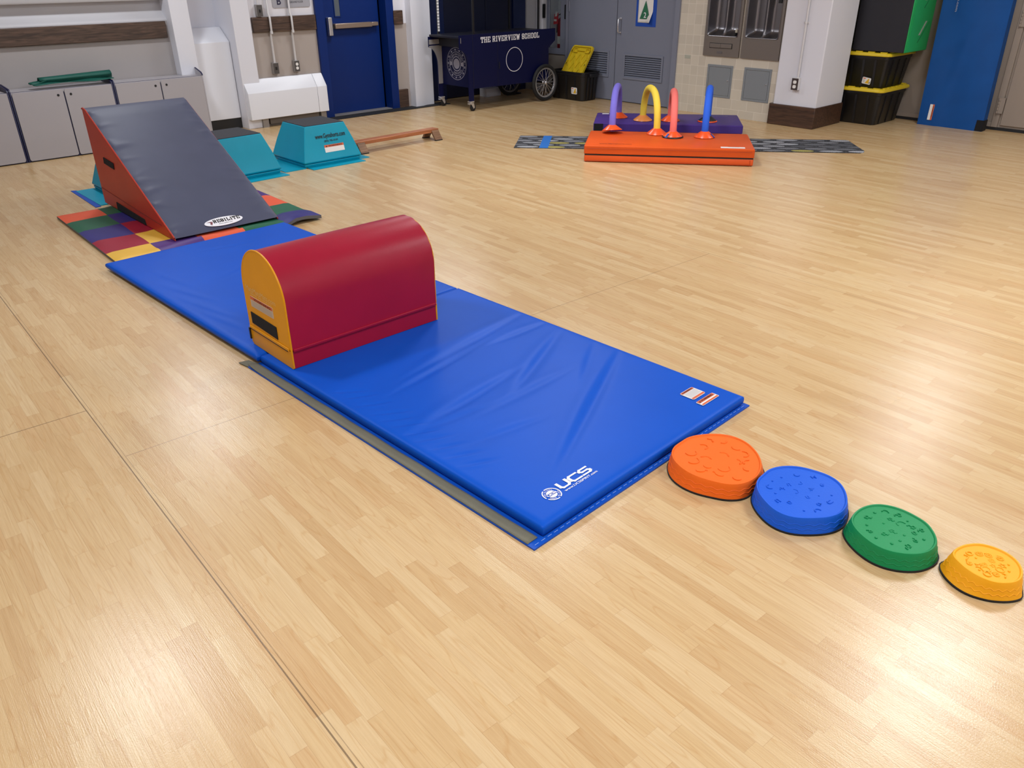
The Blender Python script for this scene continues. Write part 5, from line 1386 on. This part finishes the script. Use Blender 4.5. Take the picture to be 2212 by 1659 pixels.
stone('blue stepping stone with raised letter shapes, between orange and green', (20, 92, 214),
      [(597, 400), (610, 365), (660, 325), (720, 302), (780, 297), (850, 300), (950, 325), (1040, 355), (1090, 385), (1125, 430), (1145, 490), (1140, 545), (1110, 580), (1050, 605), (960, 612), (870, 613), (790, 605), (720, 575), (660, 520), (610, 455)],
      [(570, 490), (590, 545), (650, 610), (740, 670), (850, 705), (960, 708), (1060, 695), (1110, 665), (1147, 580)], .062,
      scatter(['n', 'L', '4', 'a', 'M', 'arc', 'dot', 'dot', 'n'], 24, .008, .012), 'blue_stone_rubber', (0, 0, 0), [(CT, -CN)])
stone('green stepping stone with raised creature shapes, before the yellow one', (16, 138, 80),
      [(1167, 625), (1190, 580), (1240, 545), (1320, 527), (1400, 535), (1480, 560), (1560, 600), (1620, 635), (1665, 690), (1688, 740), (1680, 780), (1640, 815), (1580, 830), (1490, 828), (1410, 815), (1330, 785), (1250, 730), (1190, 670)],
      [(1115, 680), (1130, 740), (1190, 810), (1290, 870), (1400, 915), (1500, 930), (1600, 930), (1660, 905), (1700, 840)], .062,
      scatter(['bird', 'a', 'dot', 'dot', 'arc', 'bird', 'dot'], 22, .009, .014), 'green_stone_rubber')
stone('yellow stepping stone with spiral and star relief at the end of the row', (248, 172, 26),
      [(1778, 835), (1785, 810), (1820, 785), (1880, 768), (1950, 765), (2030, 785), (2110, 820), (2170, 865), (2200, 910), (2205, 950), (2190, 985), (2150, 1002), (2100, 1006), (2030, 1000), (1950, 970), (1880, 930), (1820, 880)],
      [(1700, 880), (1710, 940), (1760, 1005), (1850, 1070), (1950, 1105), (2060, 1122), (2150, 1118), (2212, 1095)], .062,
      scatter(['spiral', 'L', 'star', 'spiral', 'dot', 'ring'], 20, .008, .012), 'yellow_stone_rubber')

# ================================================================== LIGHT, CAMERA, COLOUR MANAGEMENT
w = bpy.data.worlds.new('world'); scene.world = w; w.use_nodes = True
w.node_tree.nodes['Background'].inputs['Color'].default_value = (.8, .85, 1, 1); w.node_tree.nodes['Background'].inputs['Strength'].default_value = .05
def lamp(x, y, p, sx_=.6, sy_=.95, col=(.93, .965, 1.0)):
    l = bpy.data.lights.new('ceiling_and_fill_lamp', 'AREA'); l.shape = 'RECTANGLE'; l.size = sx_; l.size_y = sy_; l.energy = p; l.color = col
    o = bpy.data.objects.new('ceiling_and_fill_lamp', l); COL.objects.link(o); o.location = (x, y, CEIL-.03); return o
LAMPS = [(-.95, 4.75, 72), (-4.5, .75, 40), (-7.7, 2.5, 40), (-4.6, 4.9, 72), (-7.7, 5.9, 44), (-1.0, .6, 62), (-1.0, -2.6, 22), (-4.5, -2.6, 14), (2.0, 2.6, 66), (2.0, 6.5, 55), (-2.4, 8.0, 40)]  # some sit where floor glare points; others are added fill, brightening the far doors
for x, y, p in LAMPS: lamp(x, y, p, *((.26, .42) if p == 40 and x < -4 else (.6, .95)))
cam = bpy.data.cameras.new('camera'); cam.sensor_fit = 'HORIZONTAL'; cam.sensor_width = 36; cam.lens = FPX/W*36; cam.clip_start = .05
co = bpy.data.objects.new('camera', cam); COL.objects.link(co)
Rm = Matrix((RT, UP, -FW)).transposed().to_4x4(); co.matrix_world = Matrix.Translation((0, 0, HH)) @ Rm
scene.camera = co
vs_ = scene.view_settings; vs_.view_transform = 'Standard'; vs_.look = 'None'; vs_.exposure = -0.13; vs_.gamma = 1.0; vs_.use_curve_mapping = False
